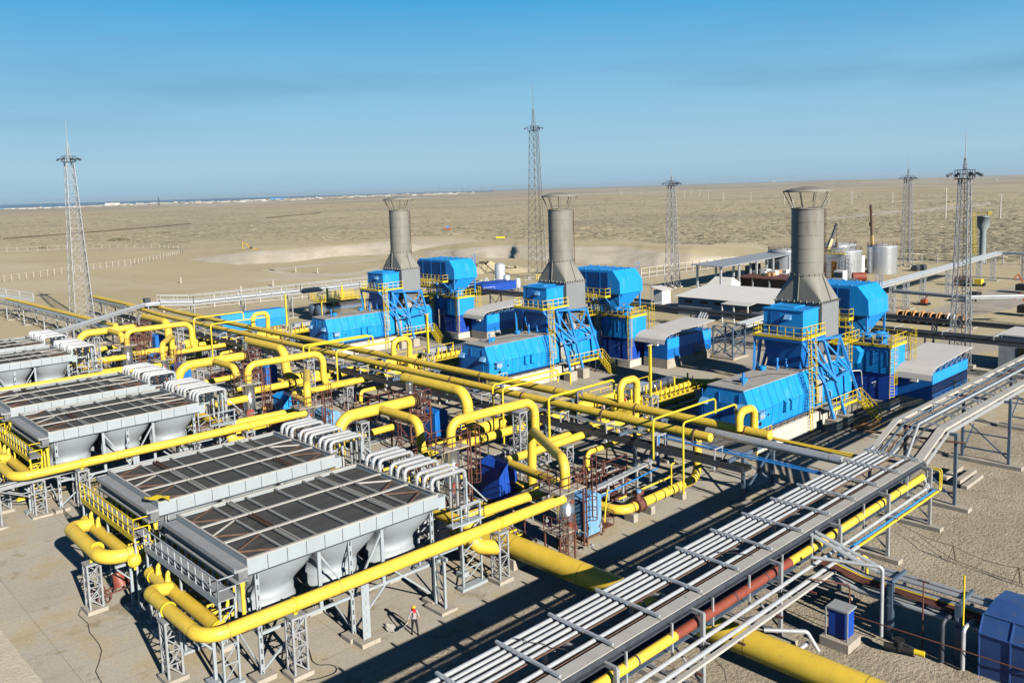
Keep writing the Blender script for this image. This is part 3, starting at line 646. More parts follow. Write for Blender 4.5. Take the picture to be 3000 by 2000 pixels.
def cabin(x,y,w,d,h,label,m,z0=.35):
    t=thing('equipment_cabin',label,'cabin',(x,y,0),'small blue equipment cabins')
    b=MB(); x0,x1,y0,y1=x-w/2,x+w/2,y-d/2,y+d/2
    b.box(x0,x1,y0,y1,z0,h); b.build('wall',m,t)
    b=MB().loft([[(x0-.08,y0-.08,h),(x1+.08,y0-.08,h),(x1+.08,y1+.08,h),(x0-.08,y1+.08,h)],[(x0+w*.3,y0-.05,h+.35),(x1-w*.3,y0-.05,h+.35),(x1-w*.3,y1+.05,h+.35),(x0+w*.3,y1+.05,h+.35)]]); b.build('roof',m,t)
    MB().box(x-.4,x+.4,y0-.03,y0,z0+.1,h-.3).bar((x+.3,y0-.05,(h+z0)/2),(x+.3,y0-.05,(h+z0)/2+.2),.04).build('door',m,t)
    MB().box(x0-.15,x1+.15,y0-.15,y1+.15,z0-.15,z0).bar((x0,y0,0),(x0,y0,z0),.15).bar((x1,y0,0),(x1,y0,z0),.15).bar((x1,y1,0),(x1,y1,z0),.15).build('skid',RU,t)
    b=MB().box(x1+.15,x1+1.5,y0+.1,y1,z0-.1,z0-.02).rail([(x1+.2,y0+.1,z0),(x1+1.5,y0+.1,z0),(x1+1.5,y1,z0)],1,.7,.04); b.build('entry_deck',RP,t)
    return t
separator(41.3,39.0,'stainless separator with red-brown platform where the front pipe ends, {b} bank',4.45,RP)
separator(41.0,51.0,'stainless separator with railed top platform between the two yellow arches, {b} bank',5.0,RP,False)
cabin(43.9,39.9,1.75,2.3,3.0,'light blue cabin beside the front separator, {b} bank',BF)
cabin(44.5,49.4,1.9,2.3,3.1,'royal blue cabin beside the back separator, {b} bank',BR)
cabin(50.6,65.2,1.6,1.8,3.4,'narrow blue cabin under the fat pipe elbow, {b} bank',BD)
T3='{b} bank'
pipe([(41.3,39.0,4.4),(41.3,39.0,6.35),(45.5,46.4,6.2),(45.5,46.6,1.2),(48.5,46.6,1.1)],.36,'slanting yellow arch from the front separator down to the ground, '+T3,bend=.9,n=18)
pipe([(41.0,51.0,4.9),(41.0,51.0,6.95),(50.1,50.7,6.95),(50.1,50.7,2.9),(62,50.7,2.9)],.38,'tall yellow arch from the back separator over to the twin mains, '+T3,bend=1.25,n=18)
pipe([(62,49.1,3.3),(44.9,49.1,3.2),(44.2,43.0,3.2),(42.0,40.2,3.2)],.34,'yellow pipe turning at a sharp elbow toward the front separator, '+T3,bend=.7,n=16)
pipe([(33.4,41.8,3.1),(34.6,41.8,3.5),(43.0,41.3,3.5)],.35,'straight yellow pipe running behind and parallel to the front pipe, '+T3,bend=.6,n=16)
pipe([(45.7,52.6,1.2),(45.6,47.4,1.2)],.45,'short fat yellow pipe lying near the ground by the royal blue cabin, '+T3,capped=(1,),n=16)
pipe([(62,59.6,2.5),(50.2,59.6,2.5),(50.2,59.9,6.2),(50.2,69.6,6.2)],.54,'fattest yellow pipe beside the twin mains with its elbow dropping down, '+T3,bend=1.35,n=20,capped=(1,))
pipe([(38.3,63.2,2.2),(38.3,63.2,5.6),(46.4,63.2,5.6)],.52,'fat yellow pipe rising behind the silver bends into the red tower, '+T3,bend=1.5,n=20,capped=(1,))
pipe([(42.6,63.2,5.6),(42.5,57.2,5.6),(42.5,56.8,2.6),(62,56.6,2.6)],.40,'yellow branch that drops to a low run toward the twin mains, '+T3,bend=1.0,n=18)
for pts_,r_,l_ in (([(35.6,44.6,1.6),(40.2,44.6,1.6),(40.2,47.4,1.6)],.2,'thin yellow pipe with one low bend left of the back separator, '),([(43.5,53.3,1.2),(52.2,53.3,1.2),(52.2,53.3,2.4)],.18,'thin yellow line turning up near the low yellow runs, '),([(47,61.8,1.5),(62,61.6,1.5)],.3,'low yellow run passing under the fattest pipe, '),([(36,57.6,1.9),(44.6,57.8,1.9)],.28,'short yellow run behind the silver bends of the far cooler, '),([(37,66.6,2.4),(46.5,66.8,2.4)],.33,'yellow run into the foot of the red tower, '),([(52.2,64.5,1.2),(52.2,70.5,1.2)],.24,'low yellow pipe parallel to the twin mains, '),([(62,47.0,2.5),(52.6,47.0,2.5),(52.6,47.0,1.0)],.22,'slim yellow run dropping behind the slanting arch, '),([(34.2,50.0,3.6),(40.5,50.7,3.4)],.40,'fat short yellow pipe feeding the back separator, '),([(36,69.5,1.4),(44,69.5,1.4),(44,72.5,1.4)],.22,'low bent yellow pipe at the far corner, ')):
    pipe(pts_,r_,l_+T3,bend=r_*2.4,n=12)
column(48.3,50.7,6.4,'tall latticed column with red head plate under the tall arch, {b} bank',.8)
column(52.3,49.1,2.8,'short latticed column under the sharp-elbow pipe, {b} bank',.75)
column(49.5,53.5,2.3,'short latticed column between the low yellow runs, {b} bank',.7)
column(40.6,62.9,4.9,'latticed column with red head under the rising fat pipe, {b} bank',.75)
column(50.1,66.6,5.5,'tall latticed column under the fattest pipe, {b} bank',.85)
column(46.3,45.6,2.4,'short latticed column beside the slanting arch, {b} bank',.6)
column(54.5,56.6,2.1,'short latticed column under the low branch run, {b} bank',.7)
# red tower with valves where the two fat pipes meet
t=thing('red_steel_tower','red-brown steel tower of platforms and valves where two fat pipes meet, {b} bank','steel tower',(47.6,65.0,0),'red steel towers')
for z in (3.2,5.0):
    MB().box(46.6,49.2,64.0,67.4,z-.1,z).build('platform',RP,t)
    MB().rail([(46.6,67.4,z),(46.6,64.0,z),(49.2,64.0,z),(49.2,67.4,z)],1.1,.8,.07).build('handrail',RP,t)
b=MB()
for x in (46.7,49.1):
    for y in (64.1,67.3): b.bar((x,y,0),(x,y,5),.14)
for z0 in (0,1.6,3.2):
    for a,c in(((46.7,64.1),(49.1,64.1)),((49.1,64.1),(49.1,67.3)),((46.7,67.3),(46.7,64.1))): b.bar((*a,z0),(*c,z0+1.6),.09); b.bar((*a,z0+1.6),(*c,z0),.09)
b.ladder((46.4,65.5,0),(46.4,65.5,6),(0,1,0),.5,.06,.3); b.build('steel_frame',RP,t)
b=MB().cone((48,65.8,5.0),(48,65.8,6.6),.34,n=16).cone((48,65.8,5.6),(48,65.8,5.75),.5,n=16).dome((48,65.8,6.6),(0,0,1),.34,16); b.build('filter_pot',SS,t)
b=MB()
for z in (5.5,6.1): b.cone((47.,63.2+.2,z-.2),(47.,63.35,z),.1,n=8)
for k in range(3): b.cone((46.3+k*.28,63.2,5.6),(46.38+k*.28,63.2,5.6),.62,n=20)
b.build('flange',RU,t)
# clutter of tanks, posts and trays between the lines
rnd=random.Random(5)
for k,(x,y,l) in enumerate([(37.3,47.5,'left of the back separator'),(38.0,56.0,'behind the back separator'),(47.0,54.0,'between the low yellow runs'),(53.2,45.5,'under the twin mains near the arch'),(54.0,62.5,'beside the fattest pipe elbow'),(37.5,70.5,'at the far corner of the bank'),(46.5,71.0,'behind the red tower'),(38.2,42.6,'between the front separator and the silver bends'),(52.6,54.0,'at the feet of the short columns'),(44.0,60.5,'under the branch pipe'),(55.0,66.0,'between the fattest pipe and the portals'),(50.5,43.5,'behind the gate valve side of the yard'),(37.3,60.0,'behind the far cooler bends')]):
    t=thing('valve_skid','low rusty valve skid '+l+', {b} bank','valve skid',(x,y,0),'valve skids')
    b=MB();g=MB()
    b.box(x-1.6,x+1.6,y-1.2,y+1.2,.08,.2)
    for i in range(5):
        yy=y-1+i*.5; g.tube([(x-1.5,yy,.2),(x-1.5,yy,.9+.2*(i%2)),(x+1.4,yy,.9+.2*(i%2)),(x+1.4,yy,.2)],.07,.2,8)
        q=rnd.uniform(-1,1); b.cone((x+q,yy,.9),(x+q+.25,yy,.9),.17,n=10); b.cone((x+q+.12,yy,1.),(x+q+.12,yy,1.6),.03,n=6); b.cone((x+q+.12,yy,1.58),(x+q+.12,yy,1.62),.16,n=10)
    for q in (-1.5,1.5): b.bar((x+q,y-1.1,0),(x+q,y-1.1,2.4),.09); b.bar((x+q,y+1.1,0),(x+q,y+1.1,2.4),.09); b.bar((x+q,y-1.1,2.4),(x+q,y+1.1,2.4),.08)
    b.bar((x-1.5,y-1.1,2.4),(x+1.5,y-1.1,2.4),.08)
    b.build('skid_frame',RP if k%2 else GS,t); g.build('small_pipe',[GALV,YS,GS][k%3],t)
for k,(p,q,l) in enumerate([((36.2,53.5,2.9),(43.5,55.4,2.9),'low grey railing frame behind the back separator'),((39.5,44.2,2.3),(46.8,45.4,2.3),'slanted grey tray beside the slanting arch')]):
    t=thing('cable_trestle',l+', {b} bank','cable trestle',(p[0],p[1],0)); b=MB().bar(p,q,.3,.08); p_=Vector(p);q_=Vector(q)
    for i in range(5): c=p_.lerp(q_,i/4); b.bar((c.x,c.y,0),c,.08); 
    for i in range(4): b.bar(p_.lerp(q_,i/4),p_.lerp(q_,(i+1)/4)-Vector((0,0,p_.z-.2)),.05)
    b.build('frame',GS,t)
BANK1=len(ROOTS)
# ---- copy the bank
BN=['nearest','middle','farthest']
tmpl=[(o,o['label']) for o in ROOTS[BANK0:BANK1] if 'label' in o]
km=kidmap()
for bi,off in ((1,34.6),(2,71.2)):
    for o,l in tmpl:
        sw={}
        if 'back separator' in l and o['category']=='separator vessel': sw={RP:YS}
        if o['category']=='walkway' and bi==1: sw={GR:YS}
        if o['category']=='cabin' : sw={BF:BD if 'light' in l and bi==2 else BF,BR:B}
        if bi==2 and ('farthest' in l): pass
        c=copy_tree(o,km,None,sw); c.location.y+=off
        l2=l
        if sw and o['category']=='walkway': l2=l.replace('grey','yellow')
        if o['category']=='cabin': l2=l.replace('royal blue cabin','bright blue cabin').replace('light blue cabin','bright blue cabin' if bi==2 else 'light blue cabin')
        c['label']=l2.replace('{b}',BN[bi])
for o,l in tmpl: o['label']=l.replace('{b}',BN[0])
# ------------------------------------------------------------------ compressor units (built once, copied twice)
U0=len(ROOTS)
def sec(x,ys): return [(x,y,z) for y,z in ys]
def unit():
    lab='{u}'
    # --- turbine enclosure
    t=thing('turbine_enclosure','long blue hexagonal machine enclosure with grey roof under the {u} stack','machine enclosure',(73.3,43.2,0),'blue machine enclosures')
    prof=[(40.35,2.15),(40.2,3.95),(41.0,5.95),(44.75,6.0),(45.9,4.1),(45.9,2.15)]
    b=MB().loft([sec(67.5,prof),sec(79.1,prof)]); b.build('body',B,t)
    b=MB().add([(67.42,40.9,5.97),(79.1,40.9,5.97),(79.1,44.85,6.02),(67.42,44.85,6.02),(67.42,40.9,6.05),(79.1,40.9,6.05),(79.1,44.85,6.10),(67.42,44.85,6.10)],[(0,3,2,1),(4,5,6,7),(0,1,5,4),(1,2,6,5),(2,3,7,6),(3,0,4,7)]); b.m=1
    b.bar((70,43.6,6.1),(75,42.6,6.1),.05).bar((75,42.6,6.1),(76.2,41.2,6.08),.05); b.build('roof',[ROOF,TAR],t)
    b=MB()
    for i in range(1,9):
        x=67.5+11.6*i/9; b.bar((x,40.2-.012,3.95),(x,40.985,5.95),.03,.03); b.bar((x,40.35-.005,2.2),(x,40.19,3.95),.03,.03)
    b.bar((67.5,40.19,3.95),(79.1,40.19,3.95),.03,.03); b.build('panel_seam',BD,t)
    b=MB(); b.box(67.42,67.49,41.7,43.4,2.2,4.6).box(67.42,67.49,43.7,45.2,2.2,4.6)
    for y in (41.4,43.55,45.4): b.bar((67.46,y,2.2),(67.46,y,5.6),.08)
    b.bar((67.46,40.4,3.9),(67.46,45.8,3.9),.06); b.build('end_door',BD,t)
    for y,z in((41.25,4.25),(45.15,4.3)):
        b=MB().add([(67.48,y-.4,z+.5),(67.48,y+.4,z+.5),(66.95,y+.4,z),(66.95,y-.4,z),(67.48,y-.4,z-.1),(67.48,y+.4,z-.1)],[(0,1,2,3),(3,2,5,4),(0,3,4),(1,5,2)]); b.build('air_hood',BF,t)
    b=MB().box(68.3,69.2,39.75,40.22,3.3,3.95).box(68.2,69.3,39.6,40.2,3.95,4.02); b.m=1
    for q in (68.55,68.95): b.cone((q,39.75,3.6),(q,39.7,3.6),.17,n=10)
    b.build('fan_vent',[BF,GALV],t)
    for x in (73.7,74.8): MB().box(x-.35,x+.35,39.9,40.24,3.0,3.95).add([(x-.38,39.86,3.95),(x+.38,39.86,3.95),(x+.38,40.25,4.15),(x-.38,40.25,4.15)],[(0,1,2,3)]).build('side_hood',B,t)
    b=MB().cone((70.6,40.28,3.3),(70.6,40.2,3.3),.12,n=12).cone((69.2,40.28,2.7),(69.2,40.2,2.7),.2,n=12); b.build('porthole',TAR,t)
    for x,y,h,r in((69.3,42.1,.9,.12),(77.0,42.9,1.0,.12),(78.2,42.6,.95,.12)):
        b=MB().cone((x,y,6.05),(x,y,6.05+h),r*.7,n=10).cone((x,y,6.35),(x,y,6.55),r*1.6,n=10).cone((x,y,6.05+h),(x,y,6.35+h),r*1.1,n=10); b.build('vent_pipe',BM,t)
    for x,y in((70.2,42.6),(76.0,44.0)): MB().cone((x,y,6.1),(x,y,6.3),.28,n=14).cone((x,y,6.3),(x,y,6.55),.38,n=14).build('roof_cowl',B,t)
    MB().ladder((77.6,40.0,2.2),(77.6,40.05,4.0),(1,0,0),.5,.05).ladder((77.6,40.05,4.0),(77.6,40.9,6.1),(1,0,0),.5,.05).build('side_ladder',BM,t)
    b=MB(); b.box(67.9,84.0,39.9,46.2,0,1.75).build('plinth',PL,t)
    b=MB().box(67.8,79.2,40.3,45.95,1.95,2.14); b.m=1
    b.rail([(68.5,39.95,1.75),(79,39.95,1.75)],.42,1.3,.04); b.build('base_frame',[BD,TAR],t)
    b=MB().box(66.9,69.4,39.2,40.1,1.62,1.7).rail([(66.9,40.1,1.7),(66.9,39.2,1.7),(69.4,39.2,1.7)],1.05,.7,.05); b.bar((67,39.3,0),(67,39.3,1.62),.08).bar((69.3,39.3,0),(69.3,39.3,1.62),.08); b.build('end_step',YS,t)
    # second section behind, toward the exhaust
    prof2=[(40.35,2.15),(40.35,5.2),(41.2,5.9),(45.2,5.9),(45.9,5.0),(45.9,2.15)]
    b=MB().loft([sec(79.105,prof2),sec(88.2,prof2)]); b.build('rear_section',B,t)
    b=MB().box(79.1,88.2,41.1,45.3,5.905,5.98); b.box(83,84,40.9,41.5,5.98,6.9).box(80.2,81.4,40.28,40.345,2.4,4.8); b.build('rear_roof',ROOF,t)
    b=MB()
    for x,z in((82.0,4.6),(85.5,4.9),(82.4,3.0)): b.box(x-.4,x+.4,39.95,40.34,z-.35,z+.2); b.add([(x-.45,39.9,z+.2),(x+.45,39.9,z+.2),(x+.45,40.34,z+.45),(x-.45,40.34,z+.45)],[(0,1,2,3)])
    b.build('rear_hood',BF,t)
    # --- intake plenum on platform with funnel down to the enclosure
    t=thing('control_box','square blue plenum box on a yellow-railed platform left of the {u} stack','plenum box',(80,43,0),'blue plenum boxes')
    b=MB().box(78.5,81.7,40.95,45.3,9.6,12.0); b.build('box_wall',B,t)
    b=MB().box(78.4,81.75,40.85,45.4,12.0,12.12).rail([(79,44.8,12.12),(81.4,44.8,12.12)],.22,1,.04); b.box(79.6,81.9,42.5,45.2,12.12,12.22); b.build('roof',B,t)
    MB().box(78.44,78.5,43.4,44.5,9.75,11.8).bar((78.42,44.4,10.6),(78.42,44.4,10.9),.05).build('door',BD,t)
    MB().add([(78.5,42.2,11.6),(78.5,42.9,11.6),(78.1,42.9,11.15),(78.1,42.2,11.15),(78.5,42.2,11.1),(78.5,42.9,11.1)],[(0,1,2,3),(3,2,5,4),(0,3,4),(1,5,2)]).build('door_hood',BF,t)
    b=MB().loft([[(79.0,41.6,5.98),(81.3,41.6,5.98),(81.3,45.0,5.98),(79.0,45.0,5.98)],[(78.5,40.95,9.3),(81.9,40.95,9.3),(81.9,45.4,9.3),(78.5,45.4,9.3)]],False); b.build('funnel',BD,t)
    b=MB().box(77.1,82.0,40.3,45.7,9.42,9.5); b.m=1; b.box(77.07,82.0,40.26,40.295,9.36,9.62).box(77.06,77.095,40.26,45.7,9.36,9.62).box(77.1,82,45.705,45.74,9.36,9.62); b.m=2; b.box(77.1,82.,40.3,45.7,9.1,9.36); b.build('platform',[GS,YS,BD],t)
    MB().rail([(82,45.68,9.5),(77.12,45.68,9.5),(77.12,40.32,9.5),(81.9,40.32,9.5)],1.1,.95,.055,1).build('handrail',YS,t)
    b=MB()
    for p,q in(((77.3,45.6,9.1),(78.6,46.6,1.9)),((79.6,46.2,9.1),(78.6,46.6,1.9)),((81.4,46.0,9.1),(78.9,46.8,1.9)),((77.3,40.4,9.1),(81.9,38.9,4.6)),((77.3,45.6,9.1),(77.3,40.4,9.1))): b.bar(p,q,.24)
    b.build('strut',BM,t)
    MB().ladder((77.9,39.6,0),(77.9,40.0,10.4),(1,0,0),.55,.06,.32,(0,-1,0),3.2).bar((77.9,39.7,1.8),(78.4,40.3,.2),.06).build('caged_ladder',YS,t)
    # --- stack
    t=thing('exhaust_stack','{u} exhaust stack, banded grey cylinder under a flat rain cap','exhaust stack',(84.1,43.4,0),'exhaust stacks')
    x0,x1,y0,y1=82.15,85.9,40.8,46.1; cx,cy=84.0,43.4
    b=MB().box(x0,x1,y0,y1,8.75,12.4); b.box(x0-.08,x1+.08,y0-.08,y1+.08,12.4,12.5).box(x0-.08,x1+.08,y0-.08,y1+.08,8.65,8.75)
    rnd=random.Random(1)
    for i in range(9): q=rnd.uniform(x0+.2,x1-.2); z=rnd.uniform(9,12); b.box(q-.03,q+.03,y0-.02,y0,z-.03,z+.03)
    b.build('stack_box',SG2,t)
    b=MB()
    for i in range(8): x=x0+.2+i*(x1-x0-.4)/7; b.box(x-.02,x+.02,y0-.22,y0-.02,12.4,12.62)
    for i in range(8): y=y0+.2+i*(y1-y0-.4)/7; b.box(x0-.22,x0-.02,y-.02,y+.02,12.4,12.62)
    for i in range(8): x=x0+.2+i*(x1-x0-.4)/7; b.box(x-.02,x+.02,y0-.12,y0,8.5,8.72)
    b.build('flange_cleat',SG,t)
    n=32; R=1.63; sq=[];ci=[]
    for j in range(n):
        a=2*PI*j/n+PI/4; c,s=math.cos(a),math.sin(a); q=1/max(abs(c)/((x1-x0)/2),abs(s)/((y1-y0)/2)); sq.append(((x0+x1)/2+c*q,(y0+y1)/2+s*q,12.5)); ci.append((cx+c*R,cy+s*R,15.2))
    b=MB()
    # faceted transition: corners of the square joined to circle points
    cor=[(x1,y1,12.5),(x0,y1,12.5),(x0,y0,12.5),(x1,y0,12.5)]; k=n//4
    for c in range(4):
        base=(c*k)%n
        # corner c sits at angle PI/4+c*PI/2 -> ring index c*k
        idx=[(c*k-k//2+i)%n for i in range(k+1)]
        for i in range(k): b.add([cor[c],ci[idx[i]],ci[idx[i+1]]],[(0,2,1)])
        nx=(c+1)%4; mid=(c*k+k//2)%n; b.add([cor[c],cor[nx],ci[mid]],[(0,1,2)])
    for c in range(4):
        a=Vector(cor[c]); m_=Vector(ci[(c*k)%n])
    b.bar((x0-.02,(y0+y1)/2,12.5),(cx-R-.02,cy,15.2),.04,.2).bar(((x0+x1)/2,y0-.02,12.5),(cx,cy-R-.02,15.2),.04,.2)
    b.build('stack_hood',SG,t)
    pr_=[(R+.12,15.15),(R+.12,15.28),(R,15.28)]
    b=MB().lathe(cx,cy,[(R,15.2),(R,22.1)],40).lathe(cx,cy,[(R-.08,22.2),(R-.08,15.6)],40); k0=len(b.sm)
    for z in (15.22,16.6,18.0,19.4,20.8,22.12): q=.11 if z in(15.22,22.12) else .035; b.lathe(cx,cy,[(R-.01,z-.06),(R+q,z-.055),(R+q,z+.055),(R-.09,z+.06)],40)
    b.sm[k0:]=[False]*(len(b.sm)-k0)
    for j in range(20): a=2*PI*j/20; b.bar((cx+(R+.13)*math.cos(a),cy+(R+.13)*math.sin(a),15.15),(cx+(R+.13)*math.cos(a),cy+(R+.13)*math.sin(a),15.4),.05)
    b.build('stack_cylinder',SG,t)
    for j in range(10): a=2*PI*j/10+.2; MB().bar((cx+(R-.02)*math.cos(a),cy+(R-.02)*math.sin(a),22.15),(cx+2.45*math.cos(a),cy+2.45*math.sin(a),23.9),.07,.07).build('cap_strut',SG,t)
    MB().lathe(cx,cy,[(2.5,23.85),(2.52,23.98),(1.6,24.22),(.3,24.42),(.01,24.43)],36).lathe(cx,cy,[(2.5,23.85),(.01,23.78)],36).build('rain_cap',SG,t)
    MB().ladder((cx+1.2,cy-R+.2,12.6),(cx+R*.75,cy-R*.82,22),(.7,.7,0),.45,.05,.4).build('stack_ladder',RU,t)
    b=MB().loft([[(x0+.4,y0+.3,8.65),(x1-.3,y0+.3,8.65),(x1-.3,y1-.4,8.65),(x0+.4,y1-.4,8.65)],[(83.2,42.4,5.98),(84.7,42.4,5.98),(84.7,44.6,5.98),(83.2,44.6,5.98)]],False); b.build('exhaust_duct',SG2,t)
    # --- blue support frame
    t=thing('support_frame','blue splayed steel frame with X braces carrying the {u} stack','steel frame',(83,40,0),'blue stack frames')
    tops=[(79.9,40.6,9.0),(82.3,40.6,8.55),(85.8,40.6,8.55)]; bots=[(79.9,38.3,1.25),(82.3,38.3,1.25),(86.3,38.5,1.9)]
    for p,q in zip(tops,bots): MB().bar(q,p,.3,.24).build('leg',BM,t)
    P1,P2,P3=[Vector(p) for p in tops]; Q1,Q2,Q3=[Vector(p) for p in bots]
    b=MB(); h2=P2.lerp(Q2,.52);h3=P3.lerp(Q3,.52);h1=P1.lerp(Q1,.56)
    b.bar(P1,P3,.26,.24); b.bar(h2,h3,.22); b.bar(P2,h3,.17); b.bar(P3,h2,.17,.16); b.bar(h1,h2,.16); b.bar(P1,h2,.16); b.bar((77.4,40.4,9.1),h1,.2)
    b.bar(P2,(82.3,46,8.55),.26,.24).bar(P3,(85.8,46,8.55),.26,.24).bar((82.3,46,8.55),(85.8,46,8.55),.26)
    for x in (82.3,85.8): b.bar((x,46,8.55),(x,48.2,1.),.28)
    for i in range(9): x=82.4+i*.42; b.box(x,x+.2,40.4,40.75,8.68,8.8)
    b.build('cross_beam',BM,t)
    for q,s_ in((Q1,.62),(Q2,.62)): MB().box(q.x-s_,q.x+s_,q.y-s_,q.y+s_,0,1.25).build('pedestal',CONC,t)
    # --- access deck and stairs behind the legs
    t=thing('service_deck','yellow railed deck with stairs at the foot of the {u} stack','service deck',(84,38.6,0),'yellow service decks')
    b=MB().box(80.2,86.8,38.7,39.8,1.95,2.02); b.m=1; b.box(80.2,86.8,38.66,38.7,1.85,2.12); b.build('deck',[GS,YS],t)
    MB().rail([(80.3,39.8,2.02),(80.3,38.7,2.02),(86.8,38.7,2.02)],1.1,.9,.055).build('handrail',YS,t)
    b=MB(); 
    for i in range(8): z=1.8-i*.24; y=38.5-i*.26; b.box(86.0,86.9,y-.13,y+.13,z,z+.04)
    for x in (85.95,86.95): b.bar((x,38.7,2.0),(x,36.6,.05),.05,.22)
    b.rail([(85.95,38.7,2.0),(85.95,36.6,.1)],1.05,.8,.05).rail([(86.95,38.7,2.0),(86.95,36.6,.1)],1.05,.8,.05); b.build('stair',YS,t)
    b=MB()
    for x in (80.6,83.4,85.9): b.bar((x,39.2,0),(x,39.2,1.95),.12).bar((x,38.9,.2),(x+1.2,38.9,1.9),.06)
    b.build('deck_leg',GD,t)
    # --- filter house
    t=thing('intake_filter_house','big blue louvred intake filter house on legs behind the {u} stack','filter house',(96,46.5,0),'blue intake filter houses')
    xa,xb=93.4,98.6; prof=[(51.5,9.7),(51.5,12.2),(50.8,13.0),(42.2,13.0),(40.95,11.5),(40.85,9.7)]
    b=MB().loft([sec(xa,prof),sec(xb,prof)]); b.build('house_wall',B,t)
    b=MB(); b.box(xa-.06,xa-.005,43.0,51.2,9.9,12.7); b.build('louvre_panel',D.materials.get('blue_louvre') or mat('blue_louvre',(.006,.09,.36),.6,0,.2,5,stretch=(.2,.2,3),bump=.6,bscale=6),t)
    b=MB()
    for i in range(14): z=9.95+i*.2; b.box(xa-.12,xa-.06,43.0,51.2,z,z+.05)
    for y in (44.5,47.2,49.6): b.bar((xa-.1,y,9.8),(xa-.1,y,12.8),.1)
    b.build('louvre_slat',BD,t)
    b=MB()
    for i in range(6): b.box(xa+.1+0,xa+.4,43+i*1.5,43.2+i*1.5,13.0,13.12); b.box(xb-.4,xb-.1,43+i*1.5,43.2+i*1.5,13.0,13.12)
    b.ladder((xb+.05,42.2,9.8),(xb+.05,42.2,13.2),(0,1,0),.5,.05,.33,(1,0,0),.2); b.build('roof_clip',BM,t)
    b=MB().loft([[(94.0,42.4,6.9),(96.2,42.4,6.9),(96.2,45.2,6.9),(94.0,45.2,6.9)],[(94.2,41.0,9.7),(98.4,41.0,9.7),(98.4,46,9.7),(94.2,46,9.7)]],False); b.build('intake_duct',B,t)
    b=MB()
    for x in (93.6,98.3):
        for y in (41.2,46.2,51.2): b.bar((x,y,7.0 if y<42 else 0),(x,y,9.7),.22)
    b.bar((93.6,41.2,9.6),(93.6,51.2,9.6),.2).bar((93.6,41.2,7.8),(94.0,43.,9.5),.14).bar((93.6,46.2,7.),(93.6,44.2,9.5),.14)
    b.bar((93.6,46.2,2),(93.6,51.2,7),.14).bar((93.6,51.2,2),(93.6,46.2,7),.14); b.build('house_leg',BM,t)
    b=MB().box(92.2,93.3,42.6,51.4,9.3,9.38); b.m=1; b.box(92.16,92.2,42.6,51.4,9.2,9.5).box(92.2,93.3,42.56,42.6,9.2,9.5); b.m=2
    for y in (42.8,46,49.2): b.bar((92.3,y,9.25),(93.5,y,8.2),.12)
    b.build('platform',[GS,YS,BM],t); MB().rail([(93.3,42.6,9.38),(92.2,42.6,9.38),(92.2,51.4,9.38)],1.1,1.1,.055).build('handrail',YS,t)
    # --- oil cooler tower
    t=thing('cooling_tower_box','tall dark blue two-storey box with railed top beside the {u} filter house','equipment tower',(92.6,39.5,0),'blue equipment towers')
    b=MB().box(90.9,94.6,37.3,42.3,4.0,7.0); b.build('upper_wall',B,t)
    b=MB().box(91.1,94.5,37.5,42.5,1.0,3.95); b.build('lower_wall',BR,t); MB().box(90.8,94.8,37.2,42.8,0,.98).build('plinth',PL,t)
    b=MB()
    for i in range(3): y=37.7+i*1.5; b.bar((90.86,y,4.8),(90.86,y,6.5),.05).bar((90.86,y,6.5),(90.86,y+1.1,6.5),.05)
    b.rail([(95.1,41,5.6),(95.1,37.0,5.6)],.9,1,.045); b.build('rib',BM,t)
    b=MB().box(90.8,94.7,37.2,42.4,7.02,7.12); b.m=1; b.box(90.76,90.8,37.2,42.4,6.9,7.2).box(90.8,94.7,37.16,37.2,6.9,7.2); b.build('top_deck',[CONC,YS],t)
    MB().rail([(90.8,42.3,7.12),(90.8,37.2,7.12),(94.7,37.2,7.12),(94.7,42.3,7.12)],1.1,1.1,.055).build('handrail',YS,t)
    for x,y in((91.9,38.6),(91.9,40.3),(93.5,39.6)): MB().cone((x,y,7.12),(x,y,7.9),.45,.4,16).box(x-.75,x+.75,y-.65,y+.65,7.9,7.98).cone((x,y,7.98),(x,y,8.12),.6,.5,16).build('fan_cowl',B,t)
    MB().ladder((90.6,37.0,1),(90.6,37.0,8.1),(.7,-.7,0),.5,.055,.32,(-.7,-.7,0),2.2).build('caged_ladder',YS,t)
    MB().ladder((95.0,37.0,3),(95.0,37.0,8.1),(.7,.7,0),.5,.055,.32,(.7,-.7,0),.3).build('caged_ladder',YS,t)
    MB().tube([(90.7,40.2,1.5),(90.2,40.2,4.2),(89.0,41.0,4.2)],.06,.3,8).tube([(90.7,39.,2.5),(90.3,38.6,3.2),(89.2,38.6,3.2)],.05,.3,8).build('small_pipe',GALV,t)
    # round duct with its own cage ladder
    t=thing('blue_silencer','upright round blue duct with a caged ladder behind the {u} stack frame','duct',(89.2,41.5,0),'blue round ducts')
    b=MB().lathe(89.1,42.3,[(1.15,1.2),(1.15,7.2),(1.2,7.2),(1.2,7.35),(.01,7.45)],28); b.build('duct_shell',B,t)
    b=MB().loft([[(89.6,40.4,5.0),(90.6,40.4,5.0),(90.6,41.8,5.0),(89.6,41.8,5.0)],[(89.6,40.1,6.3),(90.8,40.1,6.3),(90.8,41.8,6.3),(89.6,41.8,6.3)],[(89.6,40.6,6.8),(90.5,40.6,6.8),(90.5,41.8,6.8),(89.6,41.8,6.8)]]); b.build('bent_hood',B,t)
    MB().ladder((88.4,41.0,1.2),(88.4,41.0,8.5),(.8,-.6,0),.5,.055,.32,(-.6,-.8,0),2.2).build('caged_ladder',YS,t)
    b=MB().box(86.2,90.4,40.6,44,7.5,7.58); b.rail([(90.4,40.6,7.58),(86.2,40.6,7.58),(86.2,44,7.58)],1.1,.9,.055)
